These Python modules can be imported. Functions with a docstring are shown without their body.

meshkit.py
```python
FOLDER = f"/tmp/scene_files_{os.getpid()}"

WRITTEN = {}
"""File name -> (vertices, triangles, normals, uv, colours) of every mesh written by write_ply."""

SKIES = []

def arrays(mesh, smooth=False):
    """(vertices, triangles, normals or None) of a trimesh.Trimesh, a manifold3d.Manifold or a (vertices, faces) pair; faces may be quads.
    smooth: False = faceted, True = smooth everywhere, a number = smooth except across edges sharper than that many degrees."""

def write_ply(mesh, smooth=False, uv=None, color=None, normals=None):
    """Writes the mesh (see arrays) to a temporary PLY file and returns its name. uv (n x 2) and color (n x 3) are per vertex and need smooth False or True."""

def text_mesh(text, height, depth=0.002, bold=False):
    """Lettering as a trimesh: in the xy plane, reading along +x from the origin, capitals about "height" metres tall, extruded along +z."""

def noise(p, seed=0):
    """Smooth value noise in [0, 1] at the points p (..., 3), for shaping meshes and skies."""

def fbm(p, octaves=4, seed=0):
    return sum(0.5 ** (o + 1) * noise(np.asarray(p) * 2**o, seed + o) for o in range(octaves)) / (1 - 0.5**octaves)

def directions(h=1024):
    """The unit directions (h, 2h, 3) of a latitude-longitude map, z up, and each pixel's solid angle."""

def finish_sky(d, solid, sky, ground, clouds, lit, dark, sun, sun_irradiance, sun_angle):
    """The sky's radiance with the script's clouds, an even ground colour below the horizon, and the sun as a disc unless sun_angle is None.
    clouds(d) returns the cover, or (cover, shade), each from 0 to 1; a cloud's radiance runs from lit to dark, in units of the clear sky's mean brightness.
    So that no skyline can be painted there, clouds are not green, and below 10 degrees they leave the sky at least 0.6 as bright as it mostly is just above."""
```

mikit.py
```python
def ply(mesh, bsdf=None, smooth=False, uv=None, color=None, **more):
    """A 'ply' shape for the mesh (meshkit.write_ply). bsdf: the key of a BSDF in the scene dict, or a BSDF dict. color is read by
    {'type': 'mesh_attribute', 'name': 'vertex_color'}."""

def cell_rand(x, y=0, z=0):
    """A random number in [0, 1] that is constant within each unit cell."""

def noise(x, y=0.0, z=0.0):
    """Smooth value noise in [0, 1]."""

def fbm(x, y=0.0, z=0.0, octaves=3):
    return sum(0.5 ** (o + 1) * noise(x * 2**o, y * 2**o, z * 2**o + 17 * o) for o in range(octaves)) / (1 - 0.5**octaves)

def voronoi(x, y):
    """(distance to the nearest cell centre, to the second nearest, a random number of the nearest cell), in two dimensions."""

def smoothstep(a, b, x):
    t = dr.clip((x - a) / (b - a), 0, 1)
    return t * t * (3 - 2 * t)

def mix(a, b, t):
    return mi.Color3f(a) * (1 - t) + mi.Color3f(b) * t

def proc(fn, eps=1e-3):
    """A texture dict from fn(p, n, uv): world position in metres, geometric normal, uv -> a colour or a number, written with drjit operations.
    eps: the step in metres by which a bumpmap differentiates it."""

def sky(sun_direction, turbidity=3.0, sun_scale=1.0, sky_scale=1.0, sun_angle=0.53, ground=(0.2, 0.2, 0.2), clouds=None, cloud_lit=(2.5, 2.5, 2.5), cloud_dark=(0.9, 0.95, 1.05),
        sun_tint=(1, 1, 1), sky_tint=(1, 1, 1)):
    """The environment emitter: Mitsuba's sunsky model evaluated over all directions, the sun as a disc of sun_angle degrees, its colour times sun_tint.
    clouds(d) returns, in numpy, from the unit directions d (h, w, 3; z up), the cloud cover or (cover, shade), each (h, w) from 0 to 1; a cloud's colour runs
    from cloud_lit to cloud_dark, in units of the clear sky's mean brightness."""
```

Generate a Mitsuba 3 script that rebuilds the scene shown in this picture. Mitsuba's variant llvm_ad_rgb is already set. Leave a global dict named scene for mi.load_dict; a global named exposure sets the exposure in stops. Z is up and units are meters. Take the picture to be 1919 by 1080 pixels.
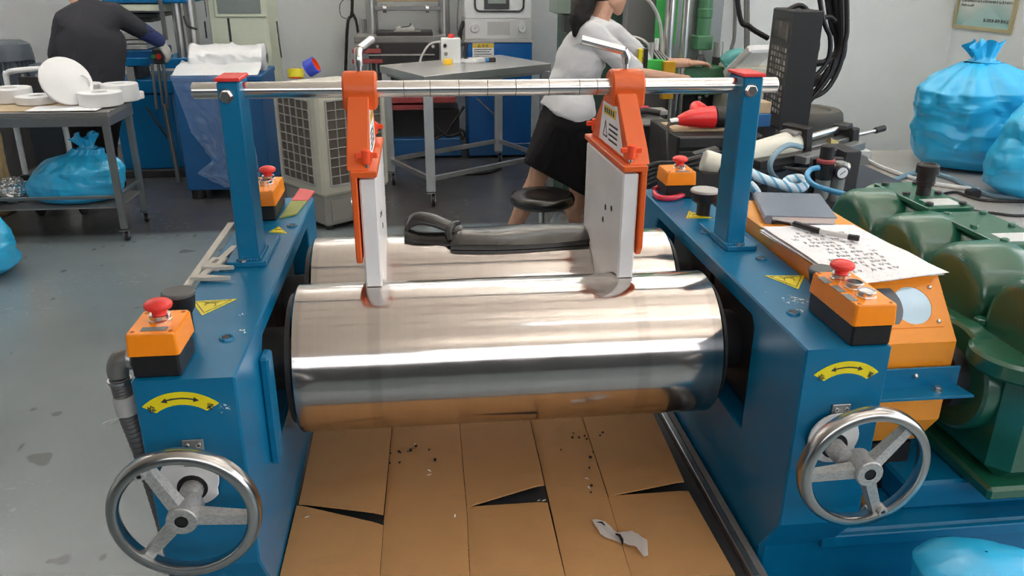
import math, random
import numpy as np, trimesh, shapely.geometry as sg
import drjit as dr
import mitsuba as mi
import mikit, meshkit
from mikit import proc, noise, fbm, voronoi, smoothstep, mix, cell_rand

T = mi.ScalarTransform4f
scene, labels = {}, {}
# ------------------------------------------------------------------ camera, sky, exposure
F_PX, PITCH, YAW, ROLL = 1504.54, math.radians(21.72), math.radians(6.53), math.radians(-0.326)
EYE = np.array([0.0, 0.0, 1.6])
_f = np.array([math.sin(YAW) * math.cos(PITCH), math.cos(YAW) * math.cos(PITCH), -math.sin(PITCH)])
_x = np.array([math.cos(YAW), -math.sin(YAW), 0.0])
_d = np.cross(_f, _x)
_c, _s = math.cos(ROLL), math.sin(ROLL)
CAM = np.array([_c * _x + _s * _d, -_s * _x + _c * _d, _f])
scene['camera'] = {'type': 'perspective', 'fov': math.degrees(2 * math.atan(959.5 / F_PX)), 'fov_axis': 'x', 'near_clip': 0.05, 'far_clip': 100.0,
                   'to_world': T().look_at(origin=EYE.tolist(), target=(EYE + CAM[2]).tolist(), up=(-CAM[1]).tolist())}
exposure = 0.26

def overcast(d):
    return 0.92 + 0.06 * meshkit.fbm(d * 3.0, 3, 5), 0.25 + 0.3 * meshkit.fbm(d * 2.0, 3, 9)
scene['sky'] = mikit.sky((0.35, -0.5, 0.8), turbidity=4.0, sun_scale=0.0, sky_scale=8.0, sun_angle=None, ground=(0.45, 0.43, 0.4), clouds=overcast,
                         cloud_lit=(3.0, 3.0, 3.05), cloud_dark=(2.2, 2.25, 2.35))
LAMP, LAMP_UP = 4.0, 60.0          # radiance of the unseen hanging lamps' lower and upper diffusers

# ------------------------------------------------------------------ helpers
def ray(px, py):
    return np.array([(px - 960) / F_PX, (py - 540) / F_PX, 1.0]) @ CAM
def atY(px, py, y):
    d = ray(px, py); return EYE + d * (y / d[1])
def atX(px, py, x):
    d = ray(px, py); return EYE + d * (x / d[0])
def atZ(px, py, z):
    d = ray(px, py); return EYE + d * ((z - 1.6) / d[2])

V = lambda *a: np.array(a, float)
def unit(v):
    v = np.asarray(v, float); return v / (np.linalg.norm(v) + 1e-12)
def perp(n):
    n = unit(n); a = np.cross(n, [0, 0, 1.0] if abs(n[2]) < 0.9 else [1.0, 0, 0]); a = unit(a); return a, np.cross(n, a)

class MB:
    """collects pieces of ONE part."""
    def __init__(self): self.v, self.f, self.n = [], [], 0
    def raw(self, v, f):
        v = np.asarray(v, float); f = np.asarray(f, int)
        if f.shape[1] == 4: f = np.vstack([f[:, [0, 1, 2]], f[:, [0, 2, 3]]])
        self.v.append(v); self.f.append(f + self.n); self.n += len(v); return self
    def add(self, m): return self.raw(m.vertices, m.faces)
    def box(self, x0, x1, y0, y1, z0, z1, ch=0.0, M=None):
        lo, hi = np.minimum([x0, y0, z0], [x1, y1, z1]), np.maximum([x0, y0, z0], [x1, y1, z1])
        c, h = (lo + hi) / 2, (hi - lo) / 2
        ch = min(ch, 0.45 * h.min())
        if ch <= 0:
            m = trimesh.creation.box(extents=2 * h); v, f = np.array(m.vertices), np.array(m.faces)
        else:
            pts = []
            for sx in (-1, 1):
                for sy in (-1, 1):
                    for sz in (-1, 1):
                        s = V(sx, sy, sz)
                        for k in range(3):
                            q = h - ch; q[k] = h[k]; pts.append(s * q)
            m = trimesh.convex.convex_hull(np.array(pts)); v, f = np.array(m.vertices), np.array(m.faces)
        v = v + c
        if M is not None: v = v @ np.asarray(M)[:3, :3].T + np.asarray(M)[:3, 3]
        return self.raw(v, f)
    def obox(self, c, ux, uy, uz, sx, sy, sz, ch=0.0):
        """box centred at c, half axes directions ux uy uz, full sizes."""
        M = np.eye(4); M[:3, 0], M[:3, 1], M[:3, 2], M[:3, 3] = unit(ux), unit(uy), unit(uz), c
        return self.box(-sx / 2, sx / 2, -sy / 2, sy / 2, -sz / 2, sz / 2, ch, M)
    def bar(self, p, q, w, h, up=(0, 0, 1), ch=0.0):
        p, q = np.asarray(p, float), np.asarray(q, float); t = unit(q - p); s = unit(np.cross(t, up)); u = np.cross(s, t)
        return self.obox((p + q) / 2, t, s, u, np.linalg.norm(q - p), w, h, ch)
    def lathe(self, prof, o=(0, 0, 0), axis=(0, 0, 1), n=24, sx=1.0):
        """prof: list of (radius, height along axis)."""
        a, b = perp(axis); w = unit(axis); o = np.asarray(o, float)
        th = np.arange(n) * 2 * np.pi / n
        ring = np.cos(th)[:, None] * a + np.sin(th)[:, None] * b
        v = np.vstack([o + r * ring * 1.0 + h * w for r, h in prof])
        f = []
        for i in range(len(prof) - 1):
            for j in range(n):
                k = (j + 1) % n
                f.append([i * n + j, i * n + k, (i + 1) * n + k, (i + 1) * n + j])
        f = np.array(f); f = np.vstack([f[:, [0, 1, 2]], f[:, [0, 2, 3]]])
        # consistent outward orientation depends on profile direction (upwards = outward)
        return self.raw(v, f)
    def cyl(self, p, q, r, n=20, r2=None, ch=0.0):
        p, q = np.asarray(p, float), np.asarray(q, float); L = np.linalg.norm(q - p); r2 = r if r2 is None else r2
        prof = [(0, 0), (max(r - ch, 0), 0)] + ([(r, ch), (r2, L - ch)] if ch > 0 else [(r, 0), (r2, L)][:0] + [(r, 0), (r2, L)]) + [(max(r2 - ch, 0), L), (0, L)]
        if ch <= 0: prof = [(0, 0), (r, 0), (r, 0), (r2, L), (r2, L), (0, L)]
        return self.lathe(prof, p, (q - p) / L, n)
    def tube(self, pts, r, n=8, closed=False, smooth=0):
        p = np.asarray(pts, float)
        if smooth: p = spline(p, smooth)
        rr = np.broadcast_to(np.asarray(r, float), (len(p),)) if np.ndim(r) == 0 or len(np.atleast_1d(r)) == len(p) else np.interp(np.linspace(0, 1, len(p)), np.linspace(0, 1, len(r)), r)
        if closed: t = np.roll(p, -1, 0) - np.roll(p, 1, 0)
        else: t = np.gradient(p, axis=0)
        t = t / (np.linalg.norm(t, axis=1, keepdims=True) + 1e-12)
        a, _ = perp(t[0]); A = []
        for i in range(len(p)):
            a = unit(a - t[i] * (a @ t[i])); A.append(a)
        A = np.array(A); B = np.cross(t, A)
        th = np.arange(n) * 2 * np.pi / n
        v = (p[:, None] + rr[:, None, None] * (np.cos(th)[None, :, None] * A[:, None] + np.sin(th)[None, :, None] * B[:, None])).reshape(-1, 3)
        m = len(p); f = []
        for i in range(m if closed else m - 1):
            i2 = (i + 1) % m
            for j in range(n):
                k = (j + 1) % n; f.append([i * n + j, i * n + k, i2 * n + k, i2 * n + j])
        f = np.array(f); f = np.vstack([f[:, [0, 1, 2]], f[:, [0, 2, 3]]])
        if not closed:
            v = np.vstack([v, p[:1], p[-1:]]); c0, c1 = m * n, m * n + 1
            e = [[c0, (j + 1) % n, j] for j in range(n)] + [[c1, (m - 1) * n + j, (m - 1) * n + (j + 1) % n] for j in range(n)]
            f = np.vstack([f, e])
        return self.raw(v, f)
    def prism(self, poly, depth, O=(0, 0, 0), U=(1, 0, 0), W=(0, 1, 0), ch=0.0, holes=()):
        """polygon in the (U, W) plane extruded along U x W by depth, edges bevelled by ch."""
        O, U, W = np.asarray(O, float), np.asarray(U, float), np.asarray(W, float); N = np.cross(U, W)
        def orient(p, ccw):
            p = np.asarray(p, float); a = 0.5 * np.sum(p[:, 0] * np.roll(p[:, 1], -1) - np.roll(p[:, 0], -1) * p[:, 1])
            return p if (a > 0) == ccw else p[::-1]
        def inset(p, c):
            if c == 0: return p
            e1 = p - np.roll(p, 1, 0); e2 = np.roll(p, -1, 0) - p
            n1 = np.stack([-e1[:, 1], e1[:, 0]], 1) / (np.linalg.norm(e1, axis=1, keepdims=True) + 1e-12)
            n2 = np.stack([-e2[:, 1], e2[:, 0]], 1) / (np.linalg.norm(e2, axis=1, keepdims=True) + 1e-12)
            return p + c * (n1 + n2) / np.maximum(1 + (n1 * n2).sum(1, keepdims=True), 0.3)
        loops = [orient(poly, True)] + [orient(h, False) for h in holes]
        ins = [inset(l, ch) for l in loops]
        P3 = lambda q, w: O + q[:, :1] * U + q[:, 1:2] * W + w * N
        cv, cf = trimesh.creation.triangulate_polygon(sg.Polygon(ins[0], [i for i in ins[1:]]), engine='earcut')
        cv, cf = np.asarray(cv), np.asarray(cf)
        a = cv[cf[:, 1]] - cv[cf[:, 0]]; b = cv[cf[:, 2]] - cv[cf[:, 0]]
        fl = (a[:, 0] * b[:, 1] - a[:, 1] * b[:, 0]) < 0; cf = cf.copy(); cf[fl] = cf[fl][:, ::-1]
        self.raw(P3(cv, depth), cf); self.raw(P3(cv, 0), cf[:, ::-1])
        for l, i in zip(loops, ins):
            m = len(l)
            layers = [P3(i, 0), P3(l, ch), P3(l, depth - ch), P3(i, depth)] if ch > 0 else [P3(l, 0), P3(l, depth)]
            for q0, q1 in zip(layers, layers[1:]):
                f = np.array([[j, (j + 1) % m, m + (j + 1) % m, m + j] for j in range(m)])
                self.raw(np.vstack([q0, q1]), f)
        return self
    def sphere(self, c, r, sub=2, s=(1, 1, 1)):
        m = trimesh.creation.icosphere(subdivisions=sub); return self.raw(m.vertices * r * np.asarray(s) + np.asarray(c), m.faces)
    def grid(self, P, thick=None, flip=False):
        """P: (a, b, 3) grid surface; thick: offset vector to make it a closed slab."""
        P = np.asarray(P, float); a, b = P.shape[:2]
        idx = np.arange(a * b).reshape(a, b)
        q = np.stack([idx[:-1, :-1], idx[1:, :-1], idx[1:, 1:], idx[:-1, 1:]], -1).reshape(-1, 4)
        if flip: q = q[:, ::-1]
        if thick is None: return self.raw(P.reshape(-1, 3), q)
        P2 = P - np.asarray(thick)
        self.raw(np.vstack([P.reshape(-1, 3), P2.reshape(-1, 3)]), np.vstack([q, q[:, ::-1] + a * b]))
        edge = np.concatenate([idx[0, :], idx[1:, -1], idx[-1, -2::-1], idx[-2:0:-1, 0]])
        e2 = np.roll(edge, -1)
        w = np.stack([edge, edge + a * b, e2 + a * b, e2], 1)
        if not flip: w = w[:, ::-1]
        allv = np.vstack([P.reshape(-1, 3), P2.reshape(-1, 3)])
        return self.raw(allv, w)
    def mesh(self): return trimesh.Trimesh(np.vstack(self.v), np.vstack(self.f), process=False)
    def put(self, key, mat, smooth=30, label=None, **more):
        key = fresh(key)
        m = self.mesh()
        if smooth: m.merge_vertices(merge_norm=True, merge_tex=True); m.update_faces(m.nondegenerate_faces())
        scene[key] = mikit.ply(m, mat, smooth=smooth, **more)
        if label: labels[key] = {'label': label}
        return key

def fresh(key):
    if key not in scene: return key
    i = 1
    while f'{key}_{i:03d}' in scene: i += 1
    return f'{key}_{i:03d}'
_things = set()
def thing(name, label, cat, group=None, kind=None):
    key = name; i = 0
    while key in _things: i += 1; key = f'{name}_{i:03d}'
    _things.add(key)
    labels[key] = {'label': label, 'category': cat}
    if group: labels[key]['group'] = group
    if kind: labels[key]['kind'] = kind
    return key
def struct(name):
    _things.add(name); labels[name] = {'kind': 'structure'}; return name
def spline(p, k=6):
    """Catmull-Rom through the points."""
    p = np.asarray(p, float); q = np.vstack([2 * p[0] - p[1], p, 2 * p[-1] - p[-2]]); out = []
    for i in range(1, len(q) - 2):
        for t in np.arange(k) / k:
            a, b, c, d = q[i - 1], q[i], q[i + 1], q[i + 2]
            out.append(0.5 * (2 * b + (c - a) * t + (2 * a - 5 * b + 4 * c - d) * t * t + (3 * b - a - 3 * c + d) * t ** 3))
    out.append(p[-1]); return np.array(out)
def arc(c, r, a0, a1, n=12):
    t = np.radians(np.linspace(a0, a1, n)); return np.stack([c[0] + r * np.cos(t), c[1] + r * np.sin(t)], 1)
def hexb(mb, p, axis, r, h):
    """hexagon bolt head with washer."""
    ax = unit(axis); p = np.asarray(p, float)
    mb.cyl(p, p + ax * h * 0.25, r * 1.25, 16); mb.cyl(p + ax * h * 0.25, p + ax * h, r, 6, ch=h * 0.12)
def srgb(r, g, b):
    c = np.array([r, g, b], float) / 255; return np.where(c <= 0.04045, c / 12.92, ((c + 0.055) / 1.055) ** 2.4).tolist()

# ------------------------------------------------------------------ materials
def mat(name, color, rough=0.5, metal=0.0, spec=0.5, bump=None, two=True, **kw):
    col = {'type': 'rgb', 'value': [float(c) for c in color]} if not isinstance(color, dict) else color
    b = {'type': 'principled', 'base_color': col, 'roughness': rough, 'metallic': metal, 'specular': spec, **kw}
    if metal >= 1.0: b.pop('specular')
    if bump is not None:
        b = {'type': 'bumpmap', 'tex': bump[0], 'scale': bump[1], 'bsdf': b}
    scene[name] = {'type': 'twosided', 'bsdf': b} if two else b
    return name

def blue_col(p, n, uv):
    # factory blue enamel with a few worn chips on the frame tops and front corners
    t = fbm(p.x * 9, p.y * 9, p.z * 9)
    c = mix((0.001, 0.112, 0.235), (0.002, 0.130, 0.265), t)
    wear = mi.Float(0)
    for (x, y, z, r) in ((-0.300, 1.225, 1.05, 0.022), (0.655, 1.265, 1.05, 0.045), (0.640, 1.215, 1.05, 0.018), (0.625, 1.31, 1.05, 0.016), (-0.312, 1.30, 1.05, 0.018), (-0.300, 1.066, 0.998, 0.017), (-0.375, 1.78, 1.05, 0.03)):
        d = dr.sqrt(dr.square(p.x - x) + dr.square(p.y - y) + dr.square(p.z - z))
        wear = dr.maximum(wear, smoothstep(r, r * 0.3, d))
    g = noise(p.x * 420, p.y * 300, p.z * 400) * 0.7 + noise(p.x * 160, p.y * 90, p.z * 150) * 0.45
    k = smoothstep(0.70, 0.78, g * (0.35 + 0.65 * wear)) * wear
    return mix(c, (0.62, 0.66, 0.68), k)
BLUE = mat('paint_blue', proc(blue_col), 0.28, spec=0.36)
BLUE2 = mat('paint_blue_machine', srgb(4, 108, 166), 0.35)
BLUE3 = mat('paint_blue_deep', srgb(22, 80, 130), 0.35)
GREEN = mat('paint_green_dark', srgb(18, 74, 56), 0.20, spec=0.8, clearcoat=0.6, clearcoat_gloss=0.9)
GREENL = mat('paint_green_light', srgb(60, 170, 85), 0.35)
def roll_col(p, n, uv):
    # ground steel: fine rings round the roll and slight lengthwise streaks
    k = noise(p.x * 45, 0.5, 0.5) * 0.6 + noise(p.x * 400, 1.5, 0.5) * 0.4
    c = mix((0.56, 0.525, 0.50), (0.68, 0.635, 0.605), k)
    w = mi.Float(0)   # rings worn by the nylon plates and at the ends
    for x, r in ((-0.098, 0.016), (0.398, 0.018), (-0.236, 0.012), (0.54, 0.014)): w = dr.maximum(w, smoothstep(r, r * 0.4, dr.abs(p.x - x)))
    return c * (1 - 0.20 * w * (0.6 + 0.4 * noise(p.x * 700, 2.5, 0.5)))
def roll_rough(p, n, uv):
    return 0.085 + 0.07 * noise(p.x * 30, 3.5, 0.2)
ROLL_ST = mat('steel_roll', proc(roll_col), proc(roll_rough), 1.0)
CHROME = mat('steel_polished', (0.74, 0.73, 0.71), 0.16, 1.0)
STEEL = mat('steel_brushed', (0.50, 0.50, 0.49), 0.34, 1.0)
def cast_col(p, n, uv):
    return mix((0.42, 0.42, 0.41), (0.62, 0.62, 0.60), noise(p.x * 300, p.y * 300, p.z * 300))
CAST = mat('cast_aluminium', proc(cast_col), 0.5, 0.75)
DARKST = mat('steel_dark', (0.025, 0.027, 0.030), 0.45, 0.2, spec=0.35)
ORANGE = mat('plastic_orange', srgb(250, 140, 10), 0.32)
ORANGE2 = mat('paint_orange', srgb(212, 88, 24), 0.38)
GOLD = mat('paint_amber', srgb(240, 148, 40), 0.28)
BLACKP = mat('plastic_black', (0.009, 0.009, 0.010), 0.42, spec=0.3)
RUBBER = mat('rubber_black', (0.006, 0.006, 0.006), 0.2, spec=0.35)
RED = mat('plastic_red', srgb(222, 50, 45), 0.35)
REDD = mat('paint_red_dull', srgb(150, 62, 62), 0.5)
def nylon_col(p, n, uv):
    return mix((0.66, 0.65, 0.64), (0.80, 0.79, 0.78), fbm(p.x * 20, p.y * 14, p.z * 14))
NYLON = mat('nylon_white', proc(nylon_col), 0.4)
YELLOW = mat('sticker_yellow', srgb(228, 208, 20), 0.4)
YELLOW2 = mat('sticker_amber', srgb(215, 180, 55), 0.4)
PRINT = mat('print_black', (0.02, 0.02, 0.02), 0.5)
WHITE = mat('paint_white', (0.72, 0.73, 0.72), 0.4)
PAPERW = mat('paper_white', (0.80, 0.80, 0.80), 0.7)
GREYL = mat('paint_grey_light', srgb(168, 168, 165), 0.5)
GREYM = mat('paint_grey_mid', srgb(110, 110, 108), 0.5)
BEIGE = mat('plastic_beige', srgb(196, 192, 176), 0.5)
CREAM = mat('paint_cream', srgb(208, 214, 190), 0.5)

# ------------------------------------------------------------------ the room
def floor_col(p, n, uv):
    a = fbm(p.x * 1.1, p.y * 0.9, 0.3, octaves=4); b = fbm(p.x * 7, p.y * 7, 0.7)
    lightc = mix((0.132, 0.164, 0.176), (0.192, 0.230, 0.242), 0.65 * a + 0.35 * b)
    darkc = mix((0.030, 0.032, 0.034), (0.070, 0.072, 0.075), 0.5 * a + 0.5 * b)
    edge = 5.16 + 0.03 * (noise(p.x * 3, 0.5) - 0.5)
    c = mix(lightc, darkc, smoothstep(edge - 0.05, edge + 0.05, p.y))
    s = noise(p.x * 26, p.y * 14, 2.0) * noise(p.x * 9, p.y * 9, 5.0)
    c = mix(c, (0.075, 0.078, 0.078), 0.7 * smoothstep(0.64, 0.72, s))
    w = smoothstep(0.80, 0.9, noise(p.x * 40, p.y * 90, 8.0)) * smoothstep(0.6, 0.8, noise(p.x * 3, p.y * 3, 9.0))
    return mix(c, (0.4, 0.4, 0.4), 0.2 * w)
def floor_rough(p, n, uv):
    return 0.16 + 0.22 * fbm(p.x * 3, p.y * 3, 1.0)
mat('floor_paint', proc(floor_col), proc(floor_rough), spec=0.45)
def wall_col(p, n, uv):
    return mix((0.77, 0.80, 0.80), (0.82, 0.85, 0.85), fbm(p.x * 1.3, p.y * 1.3, p.z * 1.3)) 
mat('wall_paint', proc(wall_col), 0.75)
mat('wall_lower', srgb(60, 66, 70), 0.6)  # dark tone of the unseen front wall, reflected low in the rollers
def ceil_col(p, n, uv):
    # unseen cream ceiling boards for the roller reflections, a dark joint every 0.6 m
    j = dr.minimum(dr.abs(p.y / 0.6 - dr.round(p.y / 0.6)), 1.0)
    return mix((0.16, 0.13, 0.11), (0.84, 0.705, 0.59), smoothstep(0.028, 0.036, j))
mat('ceiling_board', proc(ceil_col), 0.8)
XL, XR, YF, YB, ZC = -6.5, 3.65, -3.2, 8.1, 3.3
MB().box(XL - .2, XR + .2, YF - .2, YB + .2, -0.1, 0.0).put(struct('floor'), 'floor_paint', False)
MB().box(XL - .2, XR + .2, YF - .2, YB + .2, ZC, ZC + 0.1).put(struct('ceiling'), 'ceiling_board', False)
MB().box(XL, 1.85, YB, YB + .1, 0, ZC).put(struct('wall_back'), 'wall_paint', False)
MB().box(1.75, XR, 5.4, 5.5, 0, ZC).box(1.75, 1.85, 5.5, YB, 0, ZC).put(struct('wall_back_right'), 'wall_paint', False)
MB().box(XL - .1, XL, YF, YB, 0, ZC).put(struct('wall_left'), 'wall_paint', False)
w = MB()   # right wall with an unseen window band, placed to light the mill
w.box(XR, XR + .1, 3.3, 5.45, 0, ZC).box(XR, XR + .1, YF, 3.3, 0, 0.95).box(XR, XR + .1, YF, 3.3, 3.0, ZC).box(XR, XR + .1, YF, YF + .25, .95, 3.0)
w.put(struct('wall_right'), 'wall_paint', False)
w = MB()   # unseen front wall: dark below, high windows above, shaped for the roller reflections
w.box(XL, XR, YF - .1, YF, 0, 1.75).box(XL, XR, YF - .1, YF, 3.15, ZC).box(XL, -2.2, YF - .1, YF, 1.75, 3.15)
w.put(struct('unseen_wall_front'), 'wall_lower', False)
w = MB()
for x in np.arange(-2.17, XR, 1.4): w.box(x - .03, x + .03, YF - .08, YF - .02, 1.75, 3.15)
w.box(-2.2, XR, YF - .08, YF - .02, 2.62, 2.67); w.put(struct('unseen_window_1'), 'paint_white', False)  # unseen high windows, placed to light the room from the front
w = MB()
for y in np.arange(YF + .25, 3.3, 1.05): w.box(XR + .02, XR + .08, y - .03, y + .03, 0.95, 3.0)
w.box(XR + .02, XR + .08, YF, 3.3, 2.3, 2.35); w.put(struct('unseen_window_2'), 'paint_white', False)  # unseen windows, placed to light the mill from the right
DROP = 0.85
LAMPS = [(-3.2, 5.0, 'over the work trolley', 2.8), (0.6, 5.4, 'over the steel bench', 2.6), (1.6, 3.0, 'over the back of the mill', 1.4), (1.6, 0.6, 'over the front of the mill', .75), (1.2, -1.6, 'in front of the high windows', .75)]
mat('lamp_opal', (0.8, 0.8, 0.8), 0.5)
for (lx, ly, where, fl) in LAMPS:   # unseen hanging lamps, placed to light the ceiling and, more weakly, the room below
    q = thing('unseen_pendant_lamp', f'unseen long white hanging lamp {where}, out of view, placed to light the ceiling', 'lamp')
    MB().box(lx - 1.25, lx + 1.25, ly - .06, ly + .06, ZC - DROP - .07, ZC - DROP - .01).put(q + '__housing', WHITE, False)
    MB().cyl((lx - .9, ly, ZC - DROP - .01), (lx - .9, ly, ZC), .005, 8).put(q + '__rod', STEEL, False)
    MB().cyl((lx + .9, ly, ZC - DROP - .01), (lx + .9, ly, ZC), .005, 8).put(q + '__rod', STEEL, False)
    MB().box(lx - 1.22, lx + 1.22, ly - .055, ly + .055, ZC - DROP - .008, ZC - DROP).put(q + '__upper_diffuser', 'lamp_opal', False, emitter={'type': 'area', 'radiance': {'type': 'rgb', 'value': [LAMP_UP * fl * .96, LAMP_UP * fl, LAMP_UP * fl * 1.02]}})
    MB().box(lx - 1.22, lx + 1.22, ly - .055, ly + .055, ZC - DROP - .080, ZC - DROP - .072).put(q + '__lower_diffuser', 'lamp_opal', False, emitter={'type': 'area', 'radiance': {'type': 'rgb', 'value': [LAMP * fl * .96, LAMP * fl, LAMP * fl * 1.02]}})
# ================================================================== the two-roll mill
MILL = thing('roll_mill', 'blue two-roll rubber mill with shiny steel rollers, orange guide arms and two handwheels', 'machine')
k = lambda s: MILL + '__' + s
FX = ((-0.424, -0.280), (0.584, 0.726))          # the two side frames in x
Y0, Y1, ZT = 1.066, 2.05, 1.05
RC, RR, RY, RZ = 0.1434, 0.1434, 1.436, 0.895     # roller radius, axis of the front roller
RY2 = RY + 2 * RC + 0.002
MB().box(-0.42, -0.28, 1.13, 2.12, 0, 0.66, .006).box(0.59, 1.95, 1.13, 2.12, 0, 0.64, .008).box(-0.28, 0.59, 1.10, 2.12, 0, 0.585).put(k('bed'), BLUE)
MB().box(0.885, 1.95, 1.178, 2.12, 0.64, 0.70, .006).box(0.70, 1.95, 1.118, 1.13, 0.615, 0.64, .002).put(k('bed__pedestal'), BLUE)
WIN = [(1.262, 0.79), (1.90, 0.79), (1.90, 1.000), (1.885, 1.017), (1.277, 1.017), (1.262, 1.000)]
for i, (x0, x1) in enumerate(FX):
    fr = MB().prism([(Y0, 0.717), (Y0 + 0.064, 0.62), (Y1, 0.62), (Y1, ZT), (Y0, ZT)], x1 - x0, (x0, 0, 0), (0, 1, 0), (0, 0, 1), 0.003, [WIN]).put(k('side_frame'), BLUE)
    s = 1 if i == 0 else -1
    xin = x1 if i == 0 else x0
    # raised gib bar in front of the bearing window, bearing housings inside the window
    if i == 0: MB().box(xin, xin + 0.016, 1.222, 1.262, 0.795, 1.0, .004).put(fr + '__gib_bar', BLUE)
    MB().box(*((x0 + .006, x0 + .03) if i == 0 else (x1 - .03, x1 - .006)), 1.255, 1.907, .78, 1.022).put(fr + '__window_back', BLUE)
    for yc in (RY, RY2):
        MB().box(x0 + .032, x1 - .032, yc - .125, yc + .125, .792, 1.0, .01).put(fr + '__bearing_housing', DARKST)
    for (hx, hy) in (((-0.319, 1.20), (-0.395, 1.93), (-0.30, 1.80)) if i == 0 else ((0.626, 1.206), (0.682, 1.48), (0.697, 1.62), (0.625, 1.66), (0.700, 1.95))):
        a = np.linspace(0, 2 * np.pi, 20, endpoint=False)
        MB().lathe([(.0065, .0002), (.0065, .003), (.0085, .0045), (.0108, .0042), (.0115, .002), (.0125, .0)], (hx, hy, ZT - .0005), (0, 0, 1), 20).put(fr + '__socket_ring', BLUE)
        MB().cyl((hx, hy, ZT - .001), (hx, hy, ZT + .0036), .0072, 16).put(fr + '__socket_disc', BLACKP)  # black disc stands in for the dark inside of the hole
# rollers
for (yc, xa, xb) in ((RY, -0.246, 0.552), (RY2, -0.246, 0.552)):
    r = MB().lathe([(0.06, xa), (RC - .004, xa), (RC, xa + .004), (RC, xa + .03)] + [(RC, x) for x in np.linspace(xa + .06, xb - .03, 12)] + [(RC, xb - .004), (RC - .004, xb), (0.06, xb)], (0, yc, RZ), (1, 0, 0), 160).put(k('roller'), ROLL_ST, 20)
    MB().cyl((-0.40, yc, RZ), (0.70, yc, RZ), 0.061, 32).put(r + '__journal', DARKST)
    MB().lathe([(0.055, xa - .012), (.125, xa - .012), (.125, xa), (.055, xa)], (0, yc, RZ), (1, 0, 0), 48).put(r + '__end_ring', DARKST)
    MB().lathe([(0.055, xb), (.125, xb), (.125, xb + .012), (.055, xb + .012)], (0, yc, RZ), (1, 0, 0), 48).put(r + '__end_ring', DARKST)
# tray rails at the foot of the right and left frame
t = MB().box(-.28, .584, 1.07, 2.05, .583, .590).put(k('tray'), DARKST)  # tray coloured dark to deepen the shade in the card gaps
MB().box(.552, .566, 1.07, 2.05, .590, .606, .002).put(t + '__rail', STEEL)
MB().box(.570, .584, 1.07, 2.05, .590, .600).put(t + '__edge', GREYM)
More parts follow.
